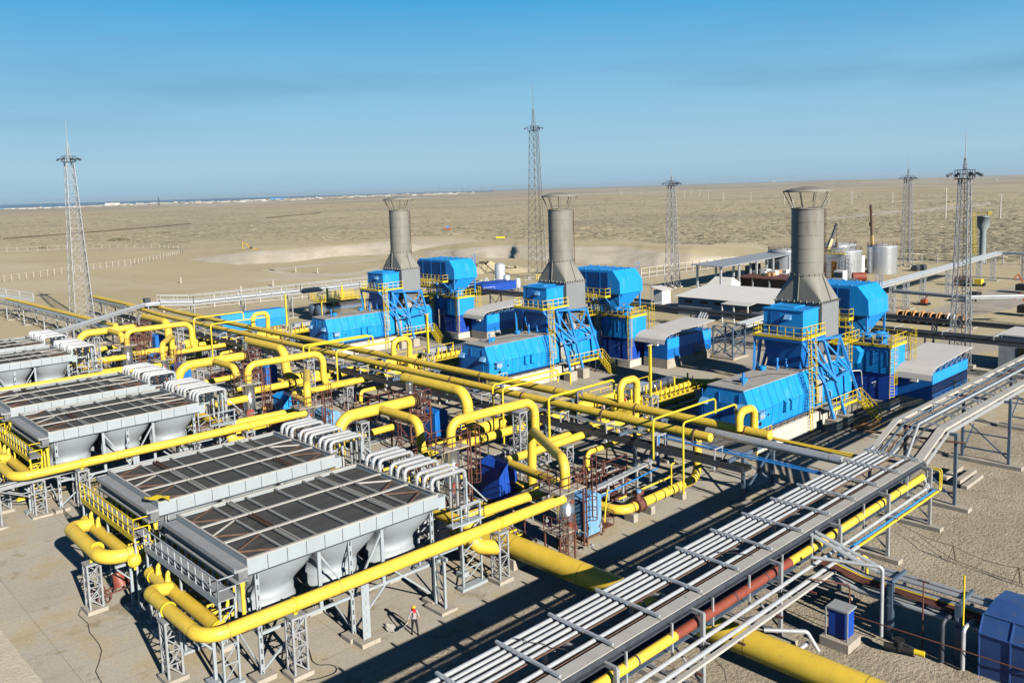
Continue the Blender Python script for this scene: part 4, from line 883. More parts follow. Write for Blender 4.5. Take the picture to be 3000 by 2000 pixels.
    b.rail([(87.2,39.9,9.4),(87.2,43.5,9.4)],1.1,.7,.055); b.box(86.9,87.5,39.8,43.5,9.3,9.38); b.build('yellow_platform',YS,t)
    # --- crew cabin with curved roof
    t=thing('motor_control_cabin','blue cabin on a concrete plinth under a curved grey roof, right of the {u} stack','cabin building',(98,36,0),'curved-roof blue cabins')
    x0,x1,y0,y1=93.3,103.9,33.9,37.8
    MB().box(x0-.02,x1+.1,y0-.02,y1+.1,0,1.28).build('plinth',CONC,t)
    b=MB().box(x0,x1,y0,y1,1.3,4.15); b.build('wall',BD,t)
    b=MB().box(x0+.1,x1-.1,y0-.035,y0-.003,2.75,4.1); b.m=1; b.box(x0,x1,y0-.05,y0-.003,2.62,2.7).box(x0,x1,y0-.05,y0-.003,1.32,1.5); b.build('wall_panel',[B,BM],t)
    pr2=[(x0-1.1,3.55),(x0-1.0,4.1),(x0-.6,4.5),(x0+.2,4.75),(x0+3,4.95),(x1+.6,5.35)]
    v=[];f=[]
    for x,z in pr2:
        for y in (y0-.35,y1+.9):
            v.append((x,y,z)); v.append((x,y,z+.07))
    for i in range(len(pr2)-1):
        a=i*4; f+=[(a+1,a+5,a+7,a+3),(a,a+2,a+6,a+4),(a,a+4,a+5,a+1),(a+2,a+3,a+7,a+6)]
    f+=[(0,1,3,2),(len(v)-4,len(v)-2,len(v)-1,len(v)-3)]
    b=MB().add(v,f); b.build('roof',ROOF2,t)
    b=MB()
    for i in range(7): x=x0+.5+i*(x1-x0-1)/6; b.bar((x,y0,4.15),(x,y0,4.85+.03*i),.05); b.bar((x,y0,4.15),(min(x+1.6,x1),y0,4.9),.04)
    b.build('roof_truss',GS,t)
    MB().box(x0-.35,x0-.02,y0+1.4,y0+2.2,3.1,3.6).build('air_conditioner',WH,t)
    b=MB().box(x1-4.2,x1-2.5,y0-1.0,y0-.05,1.25,1.3).rail([(x1-4.2,y0-.05,1.3),(x1-4.2,y0-1,1.3),(x1-2.5,y0-1,1.3),(x1-1.2,y0-1,.1)],1.0,.7,.05); b.build('entry_stair',YS,t)
    # --- yellow process pipes beside the enclosure
    L='beside the {u} machine enclosure'
    pipe([(60,59.4,1.9),(80.0,59.0,1.9),(83.5,53.6,1.9),(86,50,2.2)],.56,'fat yellow pipe with a wide elbow '+L,bend=2.6,n=18)
    pipe([(60.2,53.2,2.1),(76.8,52.9,2.1)],.40,'medium yellow pipe with rounded end '+L,capped=(0,1),n=16)
    pipe([(64,51.2,2.0),(76.5,51.4,2.0)],.15,'thin yellow pipe running low '+L,n=10)
    t=thing('valve_rack','dense rack of yellow valves and small risers '+L,'valve rack',(74,55.5,0),'yellow valve racks')
    MB().tube([(66,55.3,2.3),(80,54.9,2.6)],.3,n=14).build('rack_header',Y,t)
    b=MB(); rnd=random.Random(4)
    for i in range(16):
        x=66.5+i*.85; y=54.6; b.bar((x,y,1.),(x,y,3.0+rnd.uniform(0,.5)),.09); b.bar((x,y,2.4),(x,y+1.1,2.4),.09); b.cone((x,y-.15,2.0),(x,y+.15,2.0),.2,n=8)
        if i%3==0: b.cone((x,y+.7,2.6),(x,y+.7,3.7),.11,n=8)
    b.rail([(65.5,54.2,1.4),(80.5,54.0,1.4)],1.,1.2,.05,2); b.rail([(63,60.3,2.4),(78,59.9,2.4)],.5,1.6,.06,0); b.build('valve_branch',YS,t)
    for x,y,l,r in((70.2,56.6,2.8,.55),(74.6,56.8,3.4,.5)): MB().tube([(x,y,2.7),(x+l,y-.1,2.9)],r,n=16).dome((x,y,2.7),(-1,0,0),r,16).build('insulated_valve',SS,t)
    MB().cone((73.2,56.3,3.0),(73.5,56.3,3.0),.36,n=14).build('red_flange',RED,t)
    MB().box(70.5,73.5,55.9,57.4,2.9,3.5).build('insulated_box',AL,t)
    b=MB()
    for x in (64,69,74,79): b.bar((x,59.2,0),(x,59.2,1.4),.3); b.bar((x,53.0,0),(x,53.0,1.8),.25); b.bar((x,54.8,0),(x,54.8,2.),.2)
    b.build('stand',CONC,t)
    pipe([(59.7,49.1,5.1),(59.7,49.1,7.05),(62.2,49.1,7.05),(62.2,49.3,3.0),(62.6,53.2,2.3)],.34,'yellow hoop pipe standing on the twin mains {h} the {u} machine enclosure',bend=.85,n=18)
    t=thing('vent_mast','thin yellow vent mast on a latticed stand near the {u} machine enclosure','vent mast',(66.2,50.6,0),'yellow vent masts')
    b=MB().bar((66.2,50.6,4.2),(66.2,50.6,9.4),.22); b.m=1; b.bar((65.8,50.6,9.4),(66.6,50.6,9.4),.12); b.build('mast',[YS,GS],t)
    lattice(MB(),66.2,50.6,0,4.2,1.0,.12,.07).box(65.6,66.8,50.,51.2,4.2,4.3).build('lattice_frame',GS,t)
unit()
U1=len(ROOTS); UN=['nearest','middle','farthest']
tmpl=[(o,o['label']) for o in ROOTS[U0:U1] if 'label' in o]; km=kidmap()
for ui,off in ((1,35.7),(2,72.6)):
    for o,l in tmpl:
        if ui and o['category']=='pipe' and 'hoop' in l: pass
        c=copy_tree(o,km,None); c.location.y+=off; c['label']=l.replace('{h}','by').replace('{u}',UN[ui])
        if o.name.startswith('motor_control_cabin'): c.location.y-=1.2
for o,l in tmpl: o['label']=l.replace('{h}','by').replace('{u}',UN[0])
# things only the nearest or middle unit shows
pipe([(59.3,36.4,5.0),(59.3,36.4,6.5),(61.6,36.4,6.5),(61.6,36.4,4.4)],.33,'yellow hoop pipe at the near end of the rear twin main',bend=.8,n=18)
# ------------------------------------------------------------------ twin mains and their supports
pipe([(56.35,37.2,4.9),(56.35,150,4.9),(57.2,168,5.1)],.37,'front one of the twin yellow mains crossing the plant',n=18,capped=(0,),bend=3)
pipe([(59.7,33.9,4.95),(59.7,150,4.95),(60.4,170,5.1)],.38,'rear one of the twin yellow mains crossing the plant',n=18,capped=(0,),bend=3)
for k,(y,x,r) in enumerate([(38.6,56.35,.37),(36.0,59.7,.38),(48.3,56.35,.37),(47.2,59.7,.38),(58.5,56.35,.37),(57.2,59.7,.38),(69.5,56.35,.37),(68.5,59.7,.38),(81,56.35,.37),(80,59.7,.38),(93,59.7,.38),(106,56.35,.37)]):
    b=MB().cone((x,y-.06,4.92),(x,y+.06,4.92),r+.05,n=18).bar((x-.42,y,4.92),(x-.42,y,4.3),.12).bar((x+.42,y,4.92),(x+.42,y,4.3),.12)
    b.build('pipe_saddle',RU,label=ORD[k]+' rusty saddle clamp on the twin yellow mains, counted from the near end',cat='pipe clamp',group='rusty saddles on the twin mains')
Ys=[34.45,45.1,56,67,78,89,100.5,112,124,136]
for k,y in enumerate(Ys):
    t=thing('rack_portal',('dark steel portal number '+str(k)) ,'pipe support',(58.5,y,0),'dark portals under the twin mains')
    t['label']=['dark braced steel portal at the near end of the twin mains','dark steel portal under the twin mains behind the tall slanting arch','dark steel portal under the twin mains near the fattest pipe elbow'][k] if k<3 else ORD[k]+' dark steel portal under the twin mains, counted from the near end'
    for x in (56.7,61.2):
        b=MB().bar((x,y,0),(x,y,3.9),.26,.22); b.build('leg',GB,t); MB().box(x-.5,x+.5,y-.5,y+.5,0,.3).build('footing',CONC,t)
    b=MB().bar((54.6,y,4.0),(61.6,y,4.0),.2,.28).bar((56.7,y,.7),(61.2,y,3.6),.12).bar((56.7,y,1.0),(61.2,y,1.0),.12).bar((61.2,y,.7),(56.7,y,3.6),.12)
    b.build('cross_beam',GB,t)
t=thing('cable_tray','long dark cable tray with black cables running along the twin mains','cable tray',(54.8,90,0))
b=MB().box(54.25,54.32,33,168,3.45,3.95).box(55.45,55.52,33,168,3.45,3.8).box(54.32,55.45,33,168,3.45,3.5); b.build('tray_side',GD,t)
b=MB()
for i,x in enumerate((54.45,54.6,54.78,54.95,55.1,55.3)): b.tube([(x,33,3.6+.05*(i%3)),(x,168,3.6+.05*(i%3))],.06,n=6)
b.build('cable',CAB,t)
b=MB()
for i in range(3): b.tube([(55.7+i*.22,33,4.15),(55.7+i*.22,160,4.15)],.045,n=6)
b.build('thin_conduit',GS,t)
for i in range(24):
    y=35.5+i*5.4; t2=thing('tray_hanger',ORD[i]+' pale T-shaped bracket on the tray beside the twin mains, counted from the near end','bracket',(54.9,y,3.5),'brackets along the cable tray')
    MB().bar((54.35,y,3.55),(54.35,y,4.75),.09).bar((54.3,y,4.75),(55.5,y,4.75),.09).bar((55.4,y,4.75),(55.4,y,3.6),.06).build('hanger_frame',GALV,t2)
    MB().box(54.1,54.6,y-.12,y+.12,3.2,3.45).build('lamp_box',GALV,t2)
# aluminium duct and blue lines at the near end
pipe([(58.0,38.6,4.8),(58.1,27.2,4.75)],.33,'silver insulated duct continuing from the near end of the twin mains',AL,'insulated_duct','duct',n=16)
for i,(x,l) in enumerate([(55.75,'first'),(55.5,'second'),(56.0,'third')]):
    pipe([(x,41.5,4.3+.06*i),(x,27,4.3)],.05,'bright blue air line on the tray by the silver duct, '+l+' from the left',BM,'air_line',n=8)
pipe([(60.2,33.9,4.6),(60.2,27.0,4.5)],.09,'thin yellow line beside the near end of the rear main',n=8)
pipe([(61.0,36.5,4.4),(61.0,26.5,4.4)],.08,'thinnest yellow line right of the rear main end',n=8)
pipe([(57.3,39.1,4.6),(57.25,39.0,.95),(47.4,38.9,.95),(47.0,42.0,.95),(46.5,45,.95)],.36,'yellow pipe dropping from the twin mains and turning low across the yard',bend=1.1,n=18)
t=thing('gate_valve','red-brown gate valve on the low yellow pipe across the yard','valve',(49.2,38.9,0))
b=MB().cone((48.95,38.9,.95),(49.5,38.9,.95),.5,n=18).cone((48.85,38.9,.95),(48.95,38.9,.95),.58,n=18).cone((49.5,38.9,.95),(49.6,38.9,.95),.58,n=18); b.build('valve_body',RP,t)
MB().cone((49.2,38.9,1.4),(49.2,38.9,1.75),.2,n=12).box(48.8,49.6,38.65,39.15,1.75,2.1).build('actuator',RP,t); MB().cone((48.9,38.6,2.1),(48.9,38.6,2.3),.2,n=12).build('handwheel',BF,t)
for x in (48.3,50.4,54.5): MB().box(x-.25,x+.25,38.4,39.3,0,.62).build('saddle_block',CONC,label={48.3:'concrete saddle left of the red-brown gate valve',50.4:'concrete saddle right of the red-brown gate valve',54.5:'concrete saddle near the foot of the yellow riser'}[x],cat='saddle block')
for q in (51.3,52.3,48.0,47.9): pass
b=MB(); 
for q in (48.4,51.0,52.2,54.0): b.cone((q,38.9,.95),(q+.06,38.9,.95),.375,n=18)
b.build('pipe_band',RU,label='rusty bands round the low yellow pipe across the yard',cat='pipe band')
pipe([(48,39.8,1.5),(56,39.9,1.5)],.08,'thin yellow line running just behind the low pipe',n=8)
# thin yellow vents hooping over the twin mains
for px_,py_,zb,l in((1443,1128,1.5,'red-footed thin vent hoop, left one of the close pair'),(1472,1138,1.5,'thin yellow vent hoop, right one of the close pair'),(1607,1164,2.2,'thick yellow vent hoop behind the tall arch'),(1913,1228,3.5,'thin yellow vent hoop above the blue tray lines'),(2001,1238,1.0,'tall yellow vent hoop reaching down to the low pipe'),(567,932,2.,'yellow vent hoop over the far part of the twin mains'),(617,950,2.,'second yellow vent hoop over the far part of the twin mains'),(888,1012,2.,'thin yellow vent hoop right of the dark flare platform'),(985,1028,2,'yellow vent hoop near the middle of the twin mains'),(905,1014,2,'close twin of the yellow vent hoop near the middle')):
    p=P(px_,py_,6.7); r=.11 if px_ in(1607,) else .085; r=r if px_>1400 else .1
    pts=[(p.x,p.y,zb),(p.x,p.y,6.7),(61.3 if px_<1990 else 60.8,p.y,6.7),(61.3 if px_<1990 else 60.8,p.y,5.4)]
    pipe(pts,r,l,YS,'vent_hoop','vent pipe',bend=.35,n=10)
for x,y,h in((52.9,38.5,3.0),):
    pipe([(x,y,1.3),(x,y,h+.3),(x+.6,y,h+.3)],.06,'short thin yellow riser in front of the grey tray frame',YS,'vent_hoop','vent pipe',n=8,bend=.15)
pipe([(44.7,38.4,1.1),(44.9,38.4,2.6),(45.1,38.4,3.4)],.06,'thin yellow riser beside the light blue cabin',YS,'vent_hoop','vent pipe',n=8,bend=.15)
# grey cable tray with blue lines in front of the portals
t=thing('tray_bridge','white-grey cable tray bridge with bright blue lines in the open yard','cable tray',(50,41.2,0))
a=P(1735,1435,2.4); c=P(1905,1352,2.4)
b=MB().bar(a,c,.5,.12); b.bar(c,(c.x+2.2,c.y+.6,5.0),.45,.14); b.build('tray_side',GALV,t)
b=MB()
for k in range(5): q=a.lerp(c,k/4.); b.bar((q.x,q.y,.3),(q.x,q.y,2.4),.16); b.bar((q.x,q.y,2.6),(q.x+.4,q.y,2.6),.08); b.box(q.x-.4,q.x+.4,q.y-.4,q.y+.4,0,.3)
b.build('post',GS,t)
b=MB()
for k in range(3): o=Vector((.2+.16*k,-.5,-.5)); b.tube([a+o,c+o,c+o+Vector((.3,.2,0)),c+o+Vector((.3,.2,2.6))],.05,.2,8)
b.build('blue_line',BM,t)
# ------------------------------------------------------------------ big main and the front pipe rack
pipe([(37.1,41.5,1.3),(37.1,-4,1.3)],.72,'largest yellow pipeline, lying on the ground and passing under the grey rack',n=24)
b=MB().tube([(37.1,41.5,1.3),(36.8,43.2,1.1),(35.6,44.6,1.1)],.70,1.2,22); b.build('pipeline_bend',Y,label='bend where the largest yellow pipeline turns under the cooler pipes',cat='pipe')
for y in (18,29,39.5): MB().box(36.4,37.8,y-.3,y+.3,0,.68).build('saddle_block',CONC,label={18:'concrete saddle under the largest pipeline right of the grey rack',29:'concrete saddle under the largest pipeline in the rack shadow',39.5:'concrete saddle under the largest pipeline by the latticed column'}[y],cat='saddle block')
RZ=4.72
t=thing('pipe_rack','long grey steel pipe rack crossing the foreground diagonally','pipe rack',(45,24.8,0))
fx=[23.8+3.4*i for i in range(-3,12)]
for x in fx:
    MB().bar((x,23.0,4.95),(x,26.95,4.95),.13,.12).build('cross_beam',GALV,t)
b=MB()
for y in (23.75,26.95): b.bar((12,y,RZ-.2),(62,y,RZ-.2),.1,.26)
b.build('side_girder',GS,t)
b=MB().box(12,62,22.95,23.62,RZ-.16,RZ+.06); b.m=1
for x in fx: b.box(x-.02,x+.02,22.94,23.63,RZ-.16,RZ+.075)
b.box(12,62,22.72,22.94,RZ-.3,RZ-.24).box(12,62,22.90,22.94,RZ-.3,RZ+.02); b.build('cable_tray_cover',[GRT,GD],t)
LX=[13,19.5,26.5,33,40.4,47.4,54.3,61.4]
for x in LX:
    for y in (22.25,26.6): MB().bar((x,y,.3),(x,y,4.45),.2,.2).build('leg',GS,t)
    b=MB().bar((x,22.2,4.4),(x,26.9,4.4),.16,.2).bar((x,22.3,.8),(x,26.5,4.2),.09).bar((x,22.3,.55),(x,26.5,.55),.12).bar((x,21.6,3.0),(x,23.2,3.0),.1).bar((x,22.3,1.9),(x,24.3,.6),.1); b.build('portal_brace',GS,t)
    MB().box(x-.35,x+.35,21.4,27.2,0,.3).build('sleeper',CONC,t)
for x in [12.5+3.4*i for i in range(15)]:
    MB().bar((x+1.5,22.6,2.95),(x+1.5,22.6,4.6),.1,.08).build('hanger',GALV,t)
b=MB(); b.box(12,62,25.9,26.9,RZ-.5,RZ-.47).box(12,62,24.7,25.4,RZ-.9,RZ-.87); b.build('shade_sheet',GD,t)  # dark sheets added below the pipes to make the rack's shade solid
b=MB().box(12,61,22.95,25.3,2.98,3.02).box(12,61,25.3,25.36,2.9,3.2)
for k in range(5): b.tube([(12,23.3+.42*k,3.12),(61,23.3+.42*k,3.12)],.06,n=6)
b.build('lower_tray',GB,t)
specs=[(26.78,.11,0,GALV,'edge'),(26.36,.10,0,GALV,'second'),(26.0,.10,0,GALV,'third'),(25.58,.10,0,GALV,'fourth'),(25.18,.09,0,GALV,'fifth')]
for y,r,dz,m,w in specs: pipe([(11,y,RZ+r-.1),(61.9,y,RZ+r-.1),(63.0,y,RZ+.25)],r,f'pale insulated pipe on the grey rack, {w} from the rack\'s far side' if w!='edge' else 'pale insulated pipe along the far edge of the grey rack',m,'rack_pipe',bend=1.,n=10)
for y,r,m_,w in((25.2,.07,GB,'left'),(25.5,.05,RU,'middle'),(25.9,.06,GB,'right')): pipe([(61.6,y,RZ+.1),(66,y,6.15),(105,y,6.15)],r,'thin dark line on the raised part of the rack, '+w+' one of three',m_,'rack_line',n=8,bend=.6)
for y,r,w in((26.57,.045,'beside the edge pipe'),(26.18,.045,'between the second and third pale pipes'),(25.79,.045,'between the third and fourth pale pipes'),(25.38,.045,'between the fourth and fifth pale pipes'),(25.0,.045,'right of the five pale pipes'),(23.86,.05,'beside the grey tray cover')): pipe([(11,y,RZ-.06),(61.8,y,RZ-.06)],r,'thin rusty pipe on the grey rack '+w,RU,'rusty_pipe',n=8)
pipe([(11,24.08,RZ+.02),(61.8,24.08,RZ+.02),(66,24.9,6.2),(105,24.9,6.2)],.10,'pale pipe standing alone next to the grey tray cover of the rack',GALV,'rack_pipe',n=10)
pipe([(12,22.75,3.75),(31.4,22.75,3.75)],.24,'yellow pipe slung under the near side of the grey rack, left stretch',n=16)
pipe([(31.4,22.75,3.75),(42.3,22.75,3.75)],.245,'red-brown stretch of the pipe slung under the grey rack',RED,'red_pipe',n=16)
pipe([(42.3,22.75,3.75),(61.2,22.75,3.75)],.24,'yellow pipe slung under the near side of the grey rack, right stretch',n=16)
for bk,q in enumerate((28.4,33.2,36.5,39.6,44.6,47.5,50.5,53.6,56.8)): MB().cone((q,22.75,3.75),(q+.1,22.75,3.75),.26,n=16).build('pipe_band',GD,label=ORD[bk]+' dark band from the left round the pipe slung under the grey rack',cat='pipe band',group='dark bands on the slung pipe')
pipe([(12,22.2,3.2),(61,22.2,3.2)],.11,'pale grey pipe just outside the slung yellow pipe',GALV,'rack_pipe',n=12)
pipe([(12,21.65,3.0),(48.5,21.65,3.0)],.12,'outermost pale pipe on brackets along the near side of the rack',GALV,'rack_pipe',n=12)
pipe([(46.5,21.95,2.95),(61.5,21.95,2.95)],.07,'bright blue line beside the outer rack pipes',BM,'air_line',n=8)
pipe([(46.5,21.72,2.9),(61.8,21.72,2.9)],.08,'thin yellow line along the near edge of the rack',YS,n=8)
b=MB().box(12,48,21.28,21.5,2.72,2.86); b.m=1
for i in range(10): b.bar((13+i*3.6,20.9,2.7),(13+i*3.6,22.0,2.7),.1)
b.build('outer_tray',[GRT,RP],label='narrow outer cable tray on brackets below the grey rack',cat='cable tray')
for k,dx in enumerate((0,.35)):
    pipe([(61.2+dx,21.75,2.9),(61.75+dx,21.75,2.9),(61.75+dx,21.75,4.3),(61.75+dx,22.5,4.3)],.05,('left' if k==0 else 'right')+' yellow hoop at the end of the lines under the rack',YS,'vent_hoop','vent pipe',bend=.18,n=8)
pipe([(60.2,22.75,3.75),(61.3,22.75,3.75),(61.6,22.5,3.2),(60.4,22.2,3.2)],.2,'bright silver bend at the end of the slung pipe',AL,'end_bend',n=14,bend=.5)
# raised continuation of the rack
t=thing('pipe_rack','raised far part of the grey pipe rack climbing past the roofed cabin','pipe rack',(80,24.8,0))
Z2=6.1
b=MB()
for y0,y1 in((23.0,23.6),(26.5,26.95)):
    for (xa,za),(xb,zb) in (((62,RZ),(66.3,Z2)),((66.3,Z2),(106,Z2))):
        b.bar((xa,(y0+y1)/2,za-.05),(xb,(y0+y1)/2,zb-.05),y1-y0,.2)
b.m=1; b.bar((62,22.8,RZ-.25),(66.3,22.8,Z2-.25),.06,.3).bar((66.3,22.8,Z2-.25),(106,22.8,Z2-.25),.06,.3); b.build('cable_tray_cover',[GRT,GS],t)
for i in range(13): x=67+i*3.1; MB().bar((x,23.6,Z2+.05),(x,26.5,Z2+.05),.12,.1).build('cross_beam',GALV,t)
b=MB()
for y in (23.8,24.5,25.1,26.2): b.bar((66.3,y,Z2-.2),(106,y,Z2-.2),.08,.16); b.bar((62,y,RZ-.2),(66.3,y,Z2-.2),.08,.16)
for i in range(26): x=67+i*1.5; b.bar((x,23.8,Z2-.25),(x+1.5,24.5,Z2-.25),.05)
b.build('stringer',GD,t)
for x in (66.4,79,92,104):
    for y in (22.3,26.0): MB().bar((x,y,.3),(x,y,5.8),.22).build('leg',GB,t)
    MB().bar((x,22.2,5.75),(x,27.1,5.75),.2,.2).bar((x,22.4,1.2),(x,26,1.2),.12).bar((x,22.4,.8),(x,26,3.8),.1).bar((x,22.3,2.6),(x,26,2.6),.1).bar((x,26.0,.6),(x+2.8,26.0,2.6),.1).build('portal_brace',GB,t)
    MB().box(x-.4,x+.4,21.2,27.0,0,.32).build('sleeper',CONC,t)
pipe([(64.6,28.4,5.3),(66.2,21.6,5.3)],.09,'loose brown pipe laid across the rack at the ramp',RU,'loose_pipe',n=8)
t=thing('concrete_beams','stack of loose concrete beams between the rack posts at the right','beam stack',(72.8,24.2,0))
for i in range(4): MB().box(71.2+i*.1,75.+i*.1,23+i*.55,23.45+i*.55,.02+.3*(i%2),.3+.3*(i%2)).build('beam',CONC,t)
# ------------------------------------------------------------------ floodlight masts
def mast(x,y,h,plat,label,w0,w1,rod,m=GS):
    t=thing('floodlight_mast',label,'lattice mast',(x,y,0),'floodlight masts')
    lattice(MB(),x,y,0,plat,w0,.14,.055,2.2,w1,True).build('lattice_frame',m,t)
    b=MB()
    for i in range(4): q=w0/2; b.box(x+(-q,q,q,-q)[i]-.5,x+(-q,q,q,-q)[i]+.5,y+(-q,-q,q,q)[i]-.5,y+(-q,-q,q,q)[i]+.5,0,.4)
    b.build('footing',CONC,t)
    s=w1/2+.35
    MB().box(x-s,x+s,y-s,y+s,plat,plat+.12).rail([(x-s,y-s,plat+.1),(x+s,y-s,plat+.1),(x+s,y+s,plat+.1),(x-s,y+s,plat+.1),(x-s,y-s,plat+.1)],1.1,1.2,.07).build('top_platform',GD,t)
    for dx,dy in((-1,-1),(1,-1),(1,1),(-1,1),(0,-1.2),(1.2,0)):
        p=Vector((x+dx*(s+.2),y+dy*(s+.2),plat+.8)); b=MB().cone(p,p+Vector((dx*.5,dy*.5,-.35)),.13,.19,10).bar((x+dx*s,y+dy*s,plat+.3),p,.06); b.build('floodlight',GD,t)
    lattice(MB(),x,y,plat,plat+(h-plat)*.45,w1*.55,.08,.05,.8,.15).build('spire',m,t)
    MB().cone((x,y,plat+(h-plat)*.42),(x,y,h),.07,.03,6).build('lightning_rod',m,t)
    MB().ladder((x+w0/2+.2,y,1),(x+w1/2+.15,y,plat),(0,1,0),.5,.06,.45).build('mast_ladder',m,t)
mast(53.8,185.1,41.5,33,'tall lattice floodlight mast standing alone at far left by the pipelines',3.7,1.4,1)
mast(168.1,167.5,54,41,'tallest lattice mast, rising behind the middle exhaust stack',3.7,1.7,1,mat('brown_grey_steel',(.20,.19,.17),.6,.1,.1,1))
mast(117.4,39.3,30.6,24.6,'nearest lattice mast at right, beside the cable drums',2.05,1.1,1,GS)
mast(170.2,123,30,24.7,'lattice mast between the middle and nearest stacks by the canopy',2.7,1.2,1)
mast(246.4,97.3,31,24.3,'most distant lattice mast, right of the bright storage tanks',2.6,1.5,1,GS)
# ------------------------------------------------------------------ pipe racks at the left and behind the units
def simple_rack(name,label,pts,w,z,pipes,posts,m=GS,pm=GALV,rail=None,cat='pipe rack',truss=False):
    t=thing(name,label,cat,(pts[0][0],pts[0][1],0)); P3=[Vector((p[0],p[1],p[2] if len(p)>2 else z)) for p in pts]
    d=(P3[1]-P3[0]); s=Vector((-d.y,d.x,0)).normalized()
    b=MB()
    for a,c in zip(P3,P3[1:]):
        for q in (-w/2,w/2): b.bar(a+s*q,c+s*q,.14,.3)
        if truss:
            L=(c-a).length; n=int(L/2)
            for i in range(n):
                u=a.lerp(c,i/n);v=a.lerp(c,(i+1)/n)
                for q in (-w/2,w/2): b.bar(u+s*q-Vector((0,0,.1)),v+s*q-Vector((0,0,1.1 if i%2 else .1)),.08); b.bar(u+s*q-Vector((0,0,1.1)),v+s*q-Vector((0,0,.1 if i%2 else 1.1)),.08) if i%2==0 else None
                b.bar(u+s*w/2,v-s*w/2,.06)
    b.build('girder',m,t)
    for k,(off,r,mm) in enumerate(pipes):
        MB().tube([p+s*off+Vector((0,0,r+.12)) for p in P3],r,1.0,10).build('carried_pipe',mm,t)
    for px_,py_,lat in posts:
        # height of deck at the post
        best=min(range(len(P3)-1),key=lambda i:min((P3[i].lerp(P3[i+1],k/40)-Vector((px_,py_,0))).xy.length for k in range(41)))
        zz=min((((P3[best].lerp(P3[best+1],k/40)-Vector((px_,py_,0))).xy.length,P3[best].lerp(P3[best+1],k/40).z) for k in range(41)))[1]
        b=MB()
        if lat: lattice(b,px_,py_,0,zz-.2,.8,.1,.05)
        else:
            for q in (-w/2,w/2): b.bar((px_+s.x*q,py_+s.y*q,0),(px_+s.x*q,py_+s.y*q,zz-.15),.2)
            b.bar((px_+s.x*w/2,py_+s.y*w/2,.6),(px_-s.x*w/2,py_-s.y*w/2,zz-.5),.09); b.bar((px_-s.x*w/2,py_-s.y*w/2,.6),(px_+s.x*w/2,py_+s.y*w/2,zz-.5),.09)
        b.build('post',m,t); MB().box(px_-w/2-.3,px_+w/2+.3,py_-w/2-.3,py_+w/2+.3,0,.18).build('footing',CONC,t)
    if rail:
        b=MB()
        for q in rail:
            for a,c in zip(P3,P3[1:]): b.rail([a+s*q,c+s*q],1.7,3.2,.08,1)
        b.build('handrail',GALV,t)
    return t
simple_rack('pipe_bridge','grey pipe bridge with tall railings running behind the far ends of the mains',[(60,160,5.6),(66,159.5,5.0),(88,158,5.0),(112,157.2,5.0)],2.2,5,[(-.6,.34,GALV),(.3,.3,GALV),(.85,.12,GALV)],[(66,159.4,0),(76,158.8,0),(86,158.2,0),(97,157.8,0),(108,157.4,0)],GS,rail=(-1.1,1.1))
simple_rack('pipe_bridge','grey tray bridge sloping down behind the farthest silver return bends',[(60,160,5.7),(57.5,160.5,5.7),(40,148.5,4.4),(33,143,4.4)],2.2,5,[(-.7,.16,GALV),(-.25,.14,GALV),(.2,.14,GALV),(.7,.14,GALV)],[(58,160.5,0),(50,155.4,0),(42,150,0)],GS)
MB().box(57.6,58.6,160.2,161.4,4.9,6.9).build('notice_board',GD,label='dark upright panel at the kink of the grey tray bridge',cat='panel')
simple_rack('truss_bridge','dark truss bridge with a yellow pipe reaching the left edge behind the coolers',[(46.5,216,3.4),(47,205,3.4),(48.5,152,3.2)],2.4,3.4,[(0.9,.40,Y),(.2,.16,GALV),(-.4,.14,GALV)],[(46.8,209,0),(47.2,197,0),(47.6,184,0),(48,171,0),(48.3,160,0)],GS,truss=True)
simple_rack('truss_bridge','short dark truss bridge with a yellow pipe right of the lone mast',[(60.4,199,3.6),(60.2,172,3.6)],2.0,3.6,[(0.2,.42,Y),(-.5,.14,GALV)],[(60.3,197,0),(60.3,188,0),(60.2,178,0)],GS,truss=True)
simple_rack('pipe_bridge','pale railed pipe bridge stub entering at the far left edge',[(30,225,4.6),(46,222,4.6),(52,213,3.2)],2.4,4.6,[(-.7,.16,GALV),(0,.16,GALV),(.7,.16,GALV)],[(44,222.3,0),(36,224,0)],GALV,rail=(-1.2,1.2))
DK=mat('dark_pipe',(.045,.05,.06),.45,.3,.2,1)
simple_rack('tray_bridge','flat grey lattice tray bridge in front of the middle cooler bank',[(8,73.5,3.1),(22.5,75.2,3.1)],.9,3.1,[(-.2,.06,GALV),(.1,.06,GD),(.3,.06,GD)],[(14.0,74.2,1),(17.3,74.6,1),(20.5,75,1)],GS,cat='cable tray',truss=True)
simple_rack('dark_pipe_rack','long dark pipe rack running behind all three filter houses',[(113.5,158,4.5),(114,120,4.5),(114.5,92,4.5),(114.5,20,4.5)],3.0,4.5,[(-1.1,.22,DK),(-.5,.2,DK),(.1,.18,DK),(.6,.2,DK),(1.1,.16,DK)],[(114.3,y,0) for y in (150,138,126,114,102,90,78,66,54,42,30)],GD)
for i,y in enumerate([146,140,134,128,104,98,92,86,58,52,46,40,34,28]):
    MB().bar((113.,y,4.9),(113.,y,5.35),.08).bar((113.,y,5.35),(115.9,y,5.35),.1).bar((115.9,y,5.35),(115.9,y,4.9),.08).build('guard_hoop',GALV,label=ORD[i]+' white hoop bracket from the left across the dark rack behind the filter houses',cat='bracket',group='white hoops on the dark rack')
simple_rack('dark_pipe_rack','second dark pipe rack beyond the cable drums',[(138,78,2.6),(138,20,2.6)],1.8,2.6,[(-.6,.2,DK),(0,.2,DK),(.5,.16,GB)],[(138,y,0) for y in (74,62,50,38,27)],GD)
